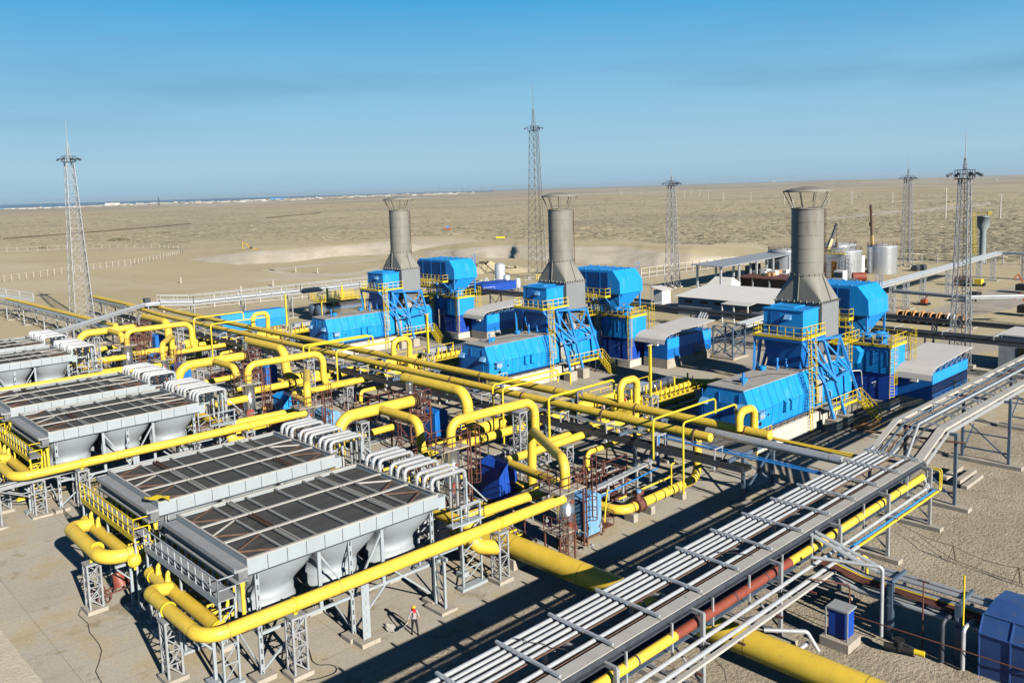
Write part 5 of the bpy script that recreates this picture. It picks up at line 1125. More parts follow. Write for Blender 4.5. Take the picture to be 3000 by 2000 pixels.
for k,(x,y) in enumerate([(105.6,66.5)]):
    t=thing('braced_tower','dark cross-braced steel tower between the middle and nearest units','steel tower',(x,y,0)); lattice(MB(),x,y,.3,4.6,3.2,.2,.1,2.2,3.2,True).build('lattice_frame',GB,t); MB().box(x-2,x+2,y-2,y+2,0,.3).build('footing',CONC,t)
simple_rack('tray_ramp','bent cable trays dropping from the dark rack to the curved-roof cabin',[(114.5,76.6,4.5),(110,74.2,4.2),(106,71.6,1.4)],1.5,4.5,[(-.4,.16,GALV),(0,.14,GALV),(.4,.16,GALV)],[],GRT,cat='cable tray')
simple_rack('pipe_bridge','long pale pipe bridge on lattice legs climbing toward the water tower',[(106,64.8,4.6),(117,64.6,5.0),(150,65.,5.6),(226,67.5,6.2)],2.0,5,[(-.7,.18,GALV),(-.25,.16,GALV),(.2,.16,GALV),(.65,.18,GALV)],[(151,65,1),(159,65.2,1),(166,65.5,1),(175,65.8,1),(190,66.3,1),(211,67,1),(222,67.4,1)],GALV)
simple_rack('pipe_bridge','far pipe bridge section turning right beyond the service road',[(226,67.5,6.2),(226,48,6.2)],2.0,6,[(-.5,.18,GALV),(.4,.16,GALV)],[(226,62,1),(226,55,1),(226,49,1)],GS)
simple_rack('pipe_bridge','low grey pipe bridge with hanging trays above the service road',[(152,62,5.0),(150,49,5.0),(160,38,5.0)],1.6,5,[(-.4,.14,GALV),(.3,.14,GALV)],[(150,49,1),(158,40,1)],GS)
# ------------------------------------------------------------------ buildings behind
t=thing('white_workshop','low white workshop with a broad pale hipped roof behind the nearest stack','building',(141,86,0))
MB().box(134.9,147,75.8,96.2,-.1,3.6).build('wall',mat('bluish_white_wall',(.40,.42,.46),.8,0,.06,.5),t)
b=MB().loft([[(134.3,75.2,3.6),(147.6,75.2,3.6),(147.6,96.8,3.6),(134.3,96.8,3.6)],[(144,77,5.1),(144.6,77,5.1),(144.6,95.6,5.1),(144,95.6,5.1)]]); b.build('roof',mat('white_sheet_roof',(.74,.73,.70),.6,0,.04,.3),t)
b=MB().loft([[(131.6,79.0,3.3),(135.5,79.0,3.62),(135.5,84.6,3.62),(131.6,84.6,3.3)],[(131.6,79.0,3.36),(135.5,79.0,3.7),(135.5,84.6,3.7),(131.6,84.6,3.36)]]); b.m=1
for y in (79.2,82,84.4): b.bar((131.8,y,0),(131.8,y,3.3),.2)
b.build('porch',[ROOF2,WH],t)
for y in (93.8,90.4,87.2):
    w=MB().box(134.86,134.9,y-.9,y+.9,2.5,3.0).build('window',TAR,t)
for y in (93.0,89.6): MB().box(134.86,134.9,y-.8,y+.8,.9,1.5).build('window',TAR,t)
MB().box(134.8,134.9,80.2,83.6,.2,2.2).build('window',mat('brown_glass',(.10,.06,.05),.3),t)
t=thing('guard_kiosk','small white kiosk with a sloping grey roof behind the middle filter house','kiosk',(145.5,108.5,0))
MB().box(144.6,147.6,107.2,109.4,0,2.9).build('wall',WH,t); MB().loft([[(144.2,106.8,2.9),(148,106.8,2.9),(148,110,3.5),(144.2,110,3.5)],[(144.2,106.8,3.0),(148,106.8,3.0),(148,110,3.6),(144.2,110,3.6)]]).build('roof',ROOF2,t); MB().bar((144.3,109.7,0),(144.3,109.7,4.2),.18).build('corner_post',GS,t)
t=thing('open_canopy','long open canopy with a flat dark-edged roof on tall posts','canopy',(190,114,0))
MB().loft([[(170,108.5,5.55),(212,111.5,5.85),(212,118.5,6.1),(170,117.5,5.75)],[(170,108.5,5.75),(212,111.5,6.05),(212,118.5,6.3),(170,117.5,5.95)]]).build('roof',GS,t)
for i,x in enumerate((172,180,188,196,204,211)):
    for y in (110.5,117): MB().bar((x,y,0),(x,y,5.6),.42).build('post',GALV,t)
def tank(x,y,r,h,label,m=TANK,rim=RU):
    t=thing('storage_tank',label,'storage tank',(x,y,0),'round storage tanks')
    MB().lathe(x,y,[(r,0),(r,h)],40).build('tank_shell',m,t); MB().lathe(x,y,[(r+.05,h-.12),(r+.05,h+.04),(.05,h+.6)],40).build('tank_roof',GALV,t)
    b=MB(); pts=[(x+r*math.cos(2*PI*i/16),y+r*math.sin(2*PI*i/16),h) for i in range(17)]; b.rail(pts,.9,9,.06); b.build('roof_rail',rim,t)
    b=MB()
    for i in range(3): z=h*(i+1)/4; b.lathe(x,y,[(r+.02,z-.04),(r+.05,z),(r+.02,z+.04)],40)
    b.sm=[False]*len(b.sm); b.build('shell_band',GALV,t); return t
tank(208.5,114.6,3.9,6.7,'matt grey storage tank left of the nearest stack',mat('matt_tank',(.27,.29,.33),.5,.3,.1,.3))
tank(211.6,99.6,4.6,6.9,'bright storage tank with a rusty orange stain and yellow gantry')
tank(221.5,106.5,5.4,7.6,'widest bright storage tank, partly behind the stained one')
tank(226,95.6,3.75,7.2,'bright storage tank standing furthest right of the group')
MB().add([(207.1,99.0,.2),(207.1,100.4,.2),(207.1,100.4,4.6),(207.1,99.0,4.6),(207.0,99.0,.2),(207.0,100.4,.2),(207.0,100.4,4.6),(207.0,99.0,4.6)],[(4,5,6,7),(0,1,5,4),(2,3,7,6),(0,3,7,4)]).build('primer_plate',mat('orange_primer',(.5,.2,.04),.5,.2,.3,.4),label='orange-brown unclad plate on the stained bright tank',cat='cladding plate')
t=thing('scaffold','tangled pipe scaffold with a yellow gantry between the bright tanks','scaffold',(206,96,0))
b=MB(); rnd=random.Random(2)
for i in range(9):
    x=206+rnd.uniform(0,2.5); y=95.2+i*.35; b.bar((x,y,0),(x+rnd.uniform(-.3,.3),y,rnd.uniform(4.5,6.3)),.09)
for k in range(6): b.bar((206.2,95,1+k),(206.2,98.4,1+k+rnd.uniform(-.2,.2)),.08); b.bar((208,95.2,.6+k),(206.4,98.,1.2+k),.07)
b.build('scaffold_tube',GS,t); MB().box(206.2,207.2,96.6,104.2,6.3,6.45).rail([(206.2,96.6,6.45),(206.2,104.2,6.45)],1.,1.1,.09).build('yellow_gantry',YS,t)
MB().box(211,216,95.8,97,0,5.4).build('clad_wall',WH,label='blank white wall panel between the bright storage tanks',cat='wall panel')
# yard basin wall and brown deck
MB().box(188,188.5,78,101,0,1.9).build('basin_wall',GB,label='long dark blue-grey basin wall in front of the storage tanks',cat='basin wall')
t=thing('brown_deck','low brown-topped shed with open front below the canopy','shed',(184,104,0)); MB().box(180,190,93,112,2.2,2.4).build('deck_roof',RP,t)
for y in (93.4,98,102.6,107,111.6): MB().bar((180.3,y,0),(180.3,y,2.2),.3).build('post',GS,t)
MB().box(181,190,93.4,111.6,0,2.1).build('back_wall',RU,t)
t=thing('white_tent','small white tent roof standing in front of the brown shed','tent',(176,112,0)); MB().loft([[(174,109,1.0),(178.5,109,1.0),(178.5,115.5,1.0),(174,115.5,1.0)],[(176,110,2.6),(176.5,110,2.6),(176.5,114.6,2.6),(176,114.6,2.6)]]).build('tent_roof',WH,t)
MB().box(174.2,178.3,109.2,115.3,0,1.0).build('tent_wall',WH,t)
rnd=random.Random(8)
for i in range(12):
    p=P(rnd.uniform(2235,2300),rnd.uniform(797,808),2.45); s=rnd.uniform(.5,.9); MB().box(p.x-s,p.x+s,p.y-s,p.y+s,2.41,2.41+s*1.2).box(p.x-s-.05,p.x+s+.05,p.y-s-.05,p.y+s+.05,2.41+s*.5,2.41+s*.6).build('stored_box',WOOD if i%3==0 else WH,label='one of the pale boxes piled on the brown shed beside the grey tank',cat='box',group='boxes on the brown shed')
for k,(x,y,s) in enumerate([(222,118,1.6),(203,120.6,1.4)]):
    t=thing('parked_truck',['red-brown tractor parked under the end of the canopy','dark trailer parked under the canopy'][k],'vehicle',(x,y,0)); MB().box(x-2,x+1.2,y-1,y+1,1,2.8).build('body',RP if k==0 else GD,t); MB().box(x+1.3,x+2.6,y-1,y+1,.9,3.2).build('cab',RED if k==0 else GD,t)
    for dx in (-1.4,1.8):
        for dy in (-1,1): MB().cone((x+dx,y+dy-.15,.55),(x+dx,y+dy+.15,.55),.55,n=14).build('wheel',TAR,t)
t=thing('white_truck','white truck cab showing above the roof of the nearest filter house','truck',(192,91,0)); MB().box(190.6,192.8,89.6,91.8,1.0,3.9).build('cab',WH,t); MB().box(190.55,190.6,89.8,91.6,2.4,3.5).build('windscreen',DK,t); MB().box(192.9,198,89.6,91.8,1.1,1.5).build('chassis',GD,t)
for dx in (191.6,195.5,197):
    MB().cone((dx,89.5,.5),(dx,89.9,.5),.5,n=14).build('wheel',TAR,t)
def crane(base,elbow,tip,label,cols):
    t=thing('mobile_crane',label,'crane',(base.x,base.y,0)); MB().bar(base,elbow,.8).build('boom',cols[0],t); MB().bar(elbow,tip,.55).build('jib',cols[1],t)
    MB().box(base.x-3,base.x+3,base.y-1.3,base.y+1.3,.8,2.4).build('carrier',RU,t); MB().bar(tip,tip-Vector((0,0,5)),.1).cone(tip-Vector((0,0,5)),tip-Vector((0,0,6)),.4,n=8).build('hook',RU,t)
    for dx in (-2,0,2): MB().cone((base.x+dx,base.y-1.4,.6),(base.x+dx,base.y-1.1,.6),.6,n=12).build('wheel',TAR,t)
def W3(x,y,D_): d=fw+rt*((x-1500)/F_PX)-up*((y-PY)/F_PX); return Vector((0,0,CH))+d*D_
d1=(Vector((214,108,0))).length
crane(W3(2403,795,224),W3(2436,700,224),W3(2452,655,224),'mobile crane leaning right with a cream boom and dark jib',(mat('cream_paint',(.6,.5,.3),.5),GD))
crane(W3(2556,760,242),W3(2554,690,242),W3(2551,600,242),'mobile crane with upright boom behind the rightmost bright tank',(mat('tan_paint',(.5,.35,.15),.5),RU))
# drums, pipes and oddments in the right yard
for i in range(8):
    y=59.6-i*1.38; x=149.5+.15*(i%2); t=thing('cable_drum',['wooden cable drum at the left end of the drum row','second wooden cable drum from the left in the row','third wooden cable drum from the left, with an orange rim','fourth wooden cable drum from the left in the row','pale wooden cable drum in the middle of the row','third wooden cable drum from the right in the row','white-rimmed cable drum beside the nearest mast','pale wooden cable drum at the right end of the row'][i],'cable drum',(x,y,0),'wooden cable drums in a row')
    for dy in (-.5,.5): MB().cone((x,y+dy-.05,1.15),(x,y+dy+.05,1.15),1.15,n=22).build('flange',WH if i==6 else WOOD,t)
    MB().cone((x,y-.45,1.15),(x,y+.45,1.15),.8,n=18).build('cable_winding',TAR,t)
t=thing('red_tank_section','short rusty red tank section lying by the bright tanks','pipe section',(205,92,0)); MB().cone((204,93.5,1.1),(206,91,1.1),1.1,n=18).build('shell',RED,t); MB().box(204,206,91.6,92.8,0,.3).build('cradle',GS,t)
for k,(x,y,l) in enumerate([(2678,795,'left dark culvert ring lying beyond the basin wall'),(2698,793,'right dark culvert ring lying beyond the basin wall')]):
    p=P(x,y); MB().cone((p.x,p.y,.8),(p.x+2,p.y,.8),.9,n=16).build('culvert_ring',GD,label=l,cat='pipe ring')
p=P(2707,893); 
t=thing('orange_machine','small orange tracked machine by the service road','machine',(p.x,p.y,0)); MB().box(p.x-.6,p.x+.6,p.y-.5,p.y+.5,.3,1.1).bar((p.x,p.y,1.1),(p.x-.6,p.y-.9,2),.15).build('body',mat('orange_paint',(.42,.09,.03),.6),t); MB().box(p.x-1.1,p.x+1.1,p.y-.9,p.y+.9,0,.4).build('track',TAR,t)
for k,(x,y,l) in enumerate([(2995,858,'orange crane truck parked at the right edge of the service road'),(3004,925,'orange loader cut off by the right picture edge')]):
    p=P(x,y); t=thing('orange_vehicle',l,'vehicle',(p.x,p.y,0)); MB().box(p.x-1.4,p.x+1.4,p.y-1.,p.y+1.,.6,1.9).build('body',TAR,t); MB().bar((p.x,p.y,2.2),(p.x-.3,p.y+.8,4.0),.3).bar((p.x-.3,p.y+.8,4.0),(p.x-.9,p.y+1.5,3.0),.22).build('crane_arm',D.materials['orange_paint'],t)
    for dx in (-1.1,1.1): MB().cone((p.x+dx,p.y-1.3,.5),(p.x+dx,p.y-.9,.5),.5,n=12).build('wheel',TAR,t)
p=P(2868,838); t=thing('yellow_compressor','yellow compressor trailer standing beyond the nearest mast','machine',(p.x,p.y,0)); MB().box(p.x-.9,p.x+.9,p.y-.7,p.y+.7,.5,1.6).build('body',YS,t); MB().cone((p.x,p.y-1.1,.4),(p.x,p.y-.8,.4),.4,n=12).cone((p.x+.8,p.y-1.1,.4),(p.x+.8,p.y-.8,.4),.4,n=12).build('wheel',TAR,t)
p=P(2830,838); t=thing('dark_drum_stack','dark rusty drums stacked beside the yellow compressor','drum',(p.x,p.y,0)); MB().cone((p.x,p.y-1,1.2),(p.x,p.y+1.2,1.2),1.2,n=18).build('drum_shell',RU,t); MB().box(p.x-1,p.x+1,p.y+1.3,p.y+2.4,0,2.1).build('crate',RED,t)
p=P(2852,885); t=thing('dark_trailer','small dark flatbed trailer on legs by the service road','trailer',(p.x,p.y,0)); MB().box(p.x-1.5,p.x+1.5,p.y-1,p.y+1,1.1,2).build('bed',TAR,t)
for dx in (-1.2,1.2): MB().bar((p.x+dx,p.y,0),(p.x+dx,p.y,1.1),.3).build('leg',TAR,t)
# pale cabin at right edge
t=thing('pale_cabin','pale grey cabin cut off by the right edge above the rack','cabin',(122,33.5,0)); MB().box(119,126,27,35.2,0,4.6).build('wall',mat('pale_cabin_wall',(.33,.37,.42),.8),t); MB().box(118.8,126.2,26.8,35.4,4.6,4.75).build('roof',ROOF2,t); MB().box(118.95,119,31,33,2,3.2).build('window',TAR,t)
# water tower
x,y=265.6,83.6; t=thing('water_tower','slim grey water tower with yellow ladder and railing on the desert edge','water tower',(x,y,0))
MB().lathe(x,y,[(.85,0),(.85,9.2),(1.65,10.8),(1.65,13.2),(1.7,13.2),(1.7,13.4),(.05,13.7)],26).build('tower_shell',mat('tower_blue_grey',(.26,.31,.33),.55,0,.08,.3),t)
MB().ladder((x-1.2,y+1.3,1),(x-2,y+1.6,13.6),(.7,.7,0),.6,.09,.5,(-.7,.7,0),1.5).rail([(x-2,y+1.6,13.6),(x-1.9,y-1.6,13.6),(x+1.7,y-1.6,13.6)],1.1,1,.1).build('yellow_ladder',YS,t)
# blue container and yellow-railed vessel beyond the farthest unit
t=thing('blue_shelter','bright blue six-sided shelter beyond the twin mains at left','shelter',(73,150,0))
prof=[(148.4,.4),(148.2,2.0),(149.0,3.5),(151.6,3.5),(152.2,2.0),(152.2,.4)]
MB().loft([sec(66.8,prof),sec(79.8,prof)]).build('wall',mat('bright_blue_paint',(.02,.28,.72),.5,0,.1,1),t)
MB().box(66.75,66.8,149.2,151.4,.6,2.8).build('end_door',BD,t); MB().box(73.5,76,148.1,148.38,.5,1.9).build('side_door',BM,t)
for k,(y0,r) in enumerate([(147.0,1.3),(149.6,1.2)]):
    t=thing('horizontal_vessel',['bright steel horizontal vessel under a yellow railed platform left of the farthest unit','dark ended vessel behind the bright horizontal one'][k],'vessel',(91,y0,0)); MB().tube([(86.2,y0,2.3),(96.5,y0,2.3)],r,n=22).dome((96.5,y0,2.3),(1,0,0),r,22).build('vessel_shell',SS if k==0 else GB,t)
    b=MB().dome((86.2,y0,2.3),(-1,0,0),r+.01,22).cone((86.0,y0,2.3),(86.6,y0,2.3),r+.03,n=22); b.build('vessel_head',GB,t)
    for x in (88,94): MB().box(x-.25,x+.25,y0-.9,y0+.9,0,1.3).build('saddle',CONC,t)
    if k==0:
        MB().box(85.8,96.3,145.6,150.2,4.1,4.2).rail([(96.3,145.6,4.2),(85.8,145.6,4.2),(85.8,150.2,4.2),(96.3,150.2,4.2)],1.2,1.1,.08,2).build('yellow_platform',YS,t)
        MB().bar((86,145.7,0),(86,145.7,4.1),.15).bar((96,145.7,0),(96,145.7,4.1),.15).ladder((87,145.2,0),(89,145.5,4.2),(1,0,0),.6,.08).cone((88.2,147,4.2),(88.2,147,6.6),.22,n=8).cone((91.6,147,4.2),(91.6,147,6.8),.22,n=8).build('platform_leg',YS,t)
def vvessel(x,y,r,h,label,m=GALV):
    t=thing('upright_vessel',label,'vessel',(x,y,0),'upright pale vessels'); MB().lathe(x,y,[(r,.8),(r,h-r*.5),(r*.8,h-r*.2),(.05,h)],24).build('vessel_shell',m,t)
    for a in (0.5,2.6,4.7): MB().bar((x+r*.8*math.cos(a),y+r*.8*math.sin(a),0),(x+r*.8*math.cos(a),y+r*.8*math.sin(a),1),.2).build('leg',GS,t)
vvessel(151.8,165.3,1.4,5.8,'largest upright pale grey vessel beyond the middle of the dark rack')
vvessel(144.2,154.6,.85,3.9,'slim pale vessel right of the largest upright one')
vvessel(144.5,151.0,.75,3.3,'shorter pale vessel beside the slim one')
t=thing('process_skid','cluttered low skid of blue and grey pipework left of the pale vessels','process skid',(138,160,0))
b=MB().box(130,147,158,166,.2,.5); rnd=random.Random(6); g=MB()
for i in range(26):
    x=rnd.uniform(130,147);y=rnd.uniform(156,166);h=rnd.uniform(.8,3.2); g.cone((x,y,.4),(x,y,h),rnd.uniform(.08,.3),n=8); g.bar((x,y,h*.8),(x+rnd.uniform(-2,2),y+rnd.uniform(-1.5,1.5),h*.8),.12)
g.rail([(148,152,1.8),(160,150,1.8)],1.1,1.5,.09); b.build('skid_base',GS,t); g.build('skid_piping',GALV,t)
MB().box(132,143,150,155,.8,2.6).box(131.8,143.2,149.8,155.2,2.6,2.75).build('blue_module',BR,label='low royal blue module with white top behind the farthest filter house',cat='module')
MB().rail([(150,150,2.2),(166,146,2.2)],1.3,1.4,.1,2).box(150,166,146,150,2.05,2.2).build('yellow_rack',YS,label='distant yellow railed platform right of the pale vessels',cat='platform')
# excavator
p=P(742,741); x,y=p.x,p.y; t=thing('excavator','yellow tracked excavator working beyond the quarry bank','excavator',(x,y,0)); YE=mat('machine_yellow',(.45,.30,.06),.6,0,.2,1)
s=Vector((rt.x,rt.y,0)).normalized(); f_=Vector((-s.y,s.x,0))
def E(a,b_,z): v=Vector((x,y,z*.78))+s*a*.75+f_*b_*.75; return v
for d_ in (-1.2,1.2): MB().bar(E(-2.2,d_,.5),E(2.2,d_,.5),.7,.95).build('track',TAR,t)
MB().bar(E(-1.2,0,1.7),E(2.9,0,1.7),2.6,1.3).build('body',YE,t); MB().bar(E(-1.6,-.7,2.3),E(-.2,-.7,2.3),1.1,2.0).build('cab',GD,t); MB().bar(E(.8,0,2.6),E(2.6,0,2.6),2.2,.5).build('engine_cover',YE,t)
MB().bar(E(-1.4,.5,2.0),E(-3.4,.5,5.0),.6).bar(E(-3.4,.5,5.0),E(-6.6,.5,6.6),.5).build('boom',YE,t); MB().bar(E(-6.6,.5,6.8),E(-6.3,.5,1.9),.45).build('arm',YE,t); MB().bar(E(-6.7,.5,1.9),E(-5.7,.5,.6),1.2,1.0).build('bucket',RU,t)
MB().bar(E(-12,3,.3),E(-8,2,.3),.8,.5).build('rock_pile',RU,label='dark low spoil heap left of the excavator',cat='spoil heap')
for x_,y_,l,m in((1312,674,'tiny orange and blue machine parked far out in the desert','o'),(1466,700,'yellow rectangular box lying on the far sand','y')):
    p=P(x_,y_); t=thing('distant_machine',l,'machine',(p.x,p.y,0)); MB().bar((p.x-1.6,p.y+1.6,.8),(p.x+1.6,p.y-1.6,.8),1.2,.9).build('body',YS if m=='y' else D.materials['orange_paint'],t)
    if m=='o': MB().bar((p.x-.4,p.y+.4,1),(p.x+.4,p.y-.4,2.4),1.2,1).build('cab',BM,t)
# ------------------------------------------------------------------ right foreground: service pipe bundle
t=thing('service_bundle','low bundle of thin grey and red pipes branching off the rack to the right','pipe bundle',(46,12,0))
A=Vector((44.9,21.5,2.75)); C=Vector((46.4,16.5,2.75)); Dv=Vector((45.9,4,2.75)); s=Vector((1,0,0))
def off(a,z): return [(44.6+a,22.5,3.2+z),(44.9+a,20.0,2.6+z),(44.9+a,-2,2.6+z)]
for i,(a,z,r,m) in enumerate([(0,0,.05,RP),(.18,0,.05,RP),(.36,0,.045,RP),(.55,0,.05,RP),(.72,0,.04,YS),(.9,0,.05,GALV),(1.08,.02,.07,GALV),(0.1,-.55,.16,GS),(.5,-.55,.12,GS),(.9,-.55,.12,GD)]):
    MB().tube(off(a,z),r,.5,8).build('bundle_pipe',m,t)
for k in (0,1):
    MB().tube([(45.0+.55*k,22.9,4.2),(46.1+.3*k,20.6,2.9),(46.3+.3*k,18.6,2.95),(46.3+.3*k,-2,2.95)],.0001,.3,4) if False else None
b=MB()
for k,(x0,x1) in enumerate(((45.9,46.3),(46.5,46.8))):
    b.bar(((x0+x1)/2-1.1,22.9,4.5),((x0+x1)/2-.1,19.4,3.0),x1-x0,.09).bar(((x0+x1)/2-.1,19.4,3.0),((x0+x1)/2,-2,3.0),x1-x0,.09)
b.build('tray_cover',GS,t)
for y in (18.2,14.7):
    b=MB().bar((44.9,y,0),(44.9,y,3.1),.34,.3).bar((44.6,y,2.35),(46.9,y,2.35),.14).bar((44.6,y,1.9),(46.4,y,1.9),.12).bar((44.9,y,3.1),(46.9,y,3.1),.14,.2); b.build('bundle_post',GB,t)
pipe([(43.0,21.8,4.1),(44.3,18.4,4.15),(44.3,18.4,.2)],.10,'silver riser pipe bending down beside the royal blue cabinet',GALV,'riser_pipe',bend=.25,n=10)
pipe([(43.0,20.9,.3),(43.2,19.7,.3),(43.2,19.7,3.1),(42.2,21.5,3.2)],.045,'thin red-brown pipe in front of the royal blue cabinet',RP,'red_line',n=8,bend=.15)
pipe([(46.3,21.0,3.1),(47.4,20.6,3.1),(47.4,20.6,1.6)],.09,'short bright yellow bend where the bundle leaves the rack',n=10,bend=.3)
pipe([(45.6,21.2,3.1),(46.6,20.5,3.1),(46.6,20.5,1.4)],.08,'short silver bend where the bundle leaves the rack',GALV,'riser_pipe',n=10,bend=.25)
pipe([(44.4,16.3,.1),(44.4,16.3,4.0)],.04,'tall thin red T-topped pole among the bundle pipes',RP,'t_pole','pole',n=8)
MB().bar((44.4,16.6,4.0),(44.4,16.0,4.0),.06).build('t_bar',RP,label='short crossbar on the thin red pole',cat='crossbar')
pipe([(44.3,14.3,0),(44.3,14.3,5.0)],.05,'thin upright yellow pole near the blue enclosure at bottom right',YS,'yellow_pole','pole',n=8)
for y,l in((15.2,'left dark pipe hoop by the blue enclosure at bottom right'),(14.2,'grey insulated hoop by the blue enclosure at bottom right')):
    pipe([(44.1,y,.1),(44.1,y,2.3),(45.6,y-.2,2.4),],.11,l,GD if y>15 else GALV,'riser_pipe',n=10,bend=.3)
pipe([(43.6,20,1.2),(44.2,9,1.2)],.035,'thin rust-red rail pipe running low to the blue enclosure',RP,'red_line',n=6)
t=thing('control_cabinet','royal blue control cabinet on a concrete block in the rack shadow','cabinet',(42.4,19.7,0))
MB().box(42.0,42.9,19.3,20.3,.55,2.05).build('cabinet_body',BR,t); MB().box(41.97,42.0,19.35,20.25,.6,2.0).bar((41.96,19.5,1.2),(41.96,19.5,1.45),.04).build('door',BR,t); MB().box(41.9,43.0,19.2,20.4,2.05,2.15).bar((41.9,19.2,.5),(41.9,19.2,2.1),.07).bar((41.9,20.4,.5),(41.9,20.4,2.1),.07).build('frame',GS,t)
MB().box(41.6,43.1,19.0,20.6,0,.5).build('concrete_block',CONC,t)
t=thing('blue_enclosure','dark blue chamfered enclosure cut off by the bottom right corner','enclosure',(45,9,0)); prof_=lambda y:[(44.3,y,0),(44.2,y,2.3),(44.75,y,3.1),(46.5,y,3.3),(48.2,y,3.1),(48.7,y,2.3),(48.7,y,0)]
MB().loft([prof_(13.5),prof_(2.0)]).build('body',mat('dull_blue_paint',(.035,.09,.27),.45,0,.12,.8,(.09,.11,.16),.3),t)
b=MB()
for y in (13.5,12.1,10.6,9.2,7.8): b.bar((44.27,y,0),(44.17,y,2.3),.07,.05).bar((44.17,y,2.3),(44.72,y,3.12),.07,.05)
b.bar((44.17,13.5,2.3),(44.17,2,2.3),.06).bar((44.72,13.5,3.12),(44.72,2,3.12),.06); b.build('rib',BM if False else mat('dull_blue_trim',(.05,.12,.36),.5),t)
MB().bar((44.13,11.3,1.3),(44.13,10.9,1.3),.05).bar((44.1,11.3,1.3),(44.1,11.3,1.15),.04).build('door_handle',TAR,t)
t=thing('black_valve_group','dark valve and hand wheels on the ground below the bundle','valve',(43.4,17.3,0)); b=MB().cone((43.2,17.8,.4),(43.6,16.4,.4),.18,n=12).cone((43.4,17.1,.3),(43.4,17.1,.8),.2,n=12).cone((43.4,17.1,.85),(43.4,17.1,.9),.3,n=14); b.build('valve_body',TAR,t); MB().cone((43.6,16.4,.4),(43.7,15.9,.4),.15,n=10).build('yellow_end',YS,t)
pipe([(38.6,22.2,1.4),(40.0,20.5,1.4),(40.3,20.0,.4)],.11,'short bright pipe stub slanting down under the rack edge',GALV,'riser_pipe',n=10)
pipe([(40.3,20.6,.6),(38.5,20.9,.3)],.13,'short silver pipe lying under the rack beside the largest pipeline',AL,'riser_pipe',n=10)
# rope barrier
def rope(pts,sag,label):
    q=[]
    for a,c in zip(pts,pts[1:]):
        a=Vector(a);c=Vector(c)
        for i in range(8): t_=i/8; v=a.lerp(c,t_); v.z-=sag*4*t_*(1-t_); q.append(v)
    q.append(Vector(pts[-1])); return MB().tube(q,.018,.01,5).build('barrier_rope',RU,label=label,cat='rope')
st=[(56.9,19.1),(56.2,15.1),(55.6,11)]
for k,(x,y) in enumerate(st[:2]):
    t=thing('rope_stand',['rusty tripod stand holding the rope barrier on the gravel, left one','rusty tripod stand holding the rope barrier on the gravel, by the right edge'][k],'stand',(x,y,0),'rope stands'); b=MB()
    for a in (0,2.1,4.2): b.bar((x,y,1.1),(x+.35*math.cos(a),y+.35*math.sin(a),0),.035)
    b.build('tripod_leg',RU,t)
rope([(59.8,24.,.6),(56.9,19.1,1.1),(56.2,15.1,1.1),(55.6,11,1.1)],.25,'sagging rusty rope of the barrier on the gravel')
rope([(58.9,22.,.3),(56.7,19.0,.25),(56.0,15.0,.25),(55.4,11,.3)],.05,'lower rope of the barrier lying near the gravel')
# hoses
def hose(pts,label,r=.022):
    q=[P(x,y,.05) for x,y in pts]; return MB().tube(q,r,.6,6).build('hose',CAB,label=label,cat='hose')
hose([(236,1783),(230,1800),(258,1825),(262,1850),(290,1885),(298,1905),(290,1940),(280,1965),(290,1985),(305,2010)],'long dark hose snaking over the slabs at bottom left')
hose([(905,1900),(915,1935),(932,1948),(965,1945),(988,1952),(985,1970),(940,1985),(900,1993)],'dark hose curling over the slabs at the shadow edge')
hose([(2090,1300),(2130,1330),(2100,1372),(2060,1392)],'thin hose lying under the tray near the twin mains end')
hose([(2230,1370),(2290,1400),(2350,1430)],'thin hose trailing in the shade right of the portal')
# red mortar barrow under the yellow loops
x,y=16.7,55.2; t=thing('mortar_mixer','rusty red mortar mixer on two spoked wheels under the yellow pipe loops','mixer',(x,y,0))
MB().cone((x+.3,y-.1,.7),(x+.1,y+.1,1.5),.5,.3,14).build('mixer_drum',RED,t); MB().bar((x-.9,y-.3,.4),(x+1.1,y-.3,.55),.09).bar((x-.9,y+.4,.4),(x+1.1,y+.4,.55),.09).bar((x-.2,y-.3,.5),(x+.1,y,1.2),.08).bar((x-.9,y-.3,.4),(x-.9,y+.4,.4),.08).build('frame',RP,t)
for q in ((x-.9,y-.55),(x-.9,y+.6)):
    b=MB()
    for i in range(14): a0,a1=2*PI*i/14,2*PI*(i+1)/14; b.bar((q[0]+.4*math.cos(a0),q[1],.42+.4*math.sin(a0)),(q[0]+.4*math.cos(a1),q[1],.42+.4*math.sin(a1)),.07)
    for i in range(5): a0=2*PI*i/5; b.bar((q[0],q[1],.42),(q[0]+.38*math.cos(a0),q[1],.42+.38*math.sin(a0)),.05)
    b.build('spoked_wheel',RP,t)
# yellow sheet on the far cooler
b=MB(); v=[];n_=8
for i in range(n_+1):
    for j in range(5): p=P(423+i*9.2,1463-j*3.0+3*math.sin(i*.9),6.78); v.append((p.x,p.y,6.78+.05*math.sin(i*1.3+j)+.03*math.cos(j*2.1)))
f=[(i*5+j,i*5+j+1,(i+1)*5+j+1,(i+1)*5+j) for i in range(n_) for j in range(4)]
o=MB().add(v,f,True).build('yellow_cloth',YS,label='crumpled yellow cloth lying on the corner of the far cooler, nearest bank',cat='cloth')
md=o.modifiers.new('thick','SOLIDIFY'); md.thickness=.015
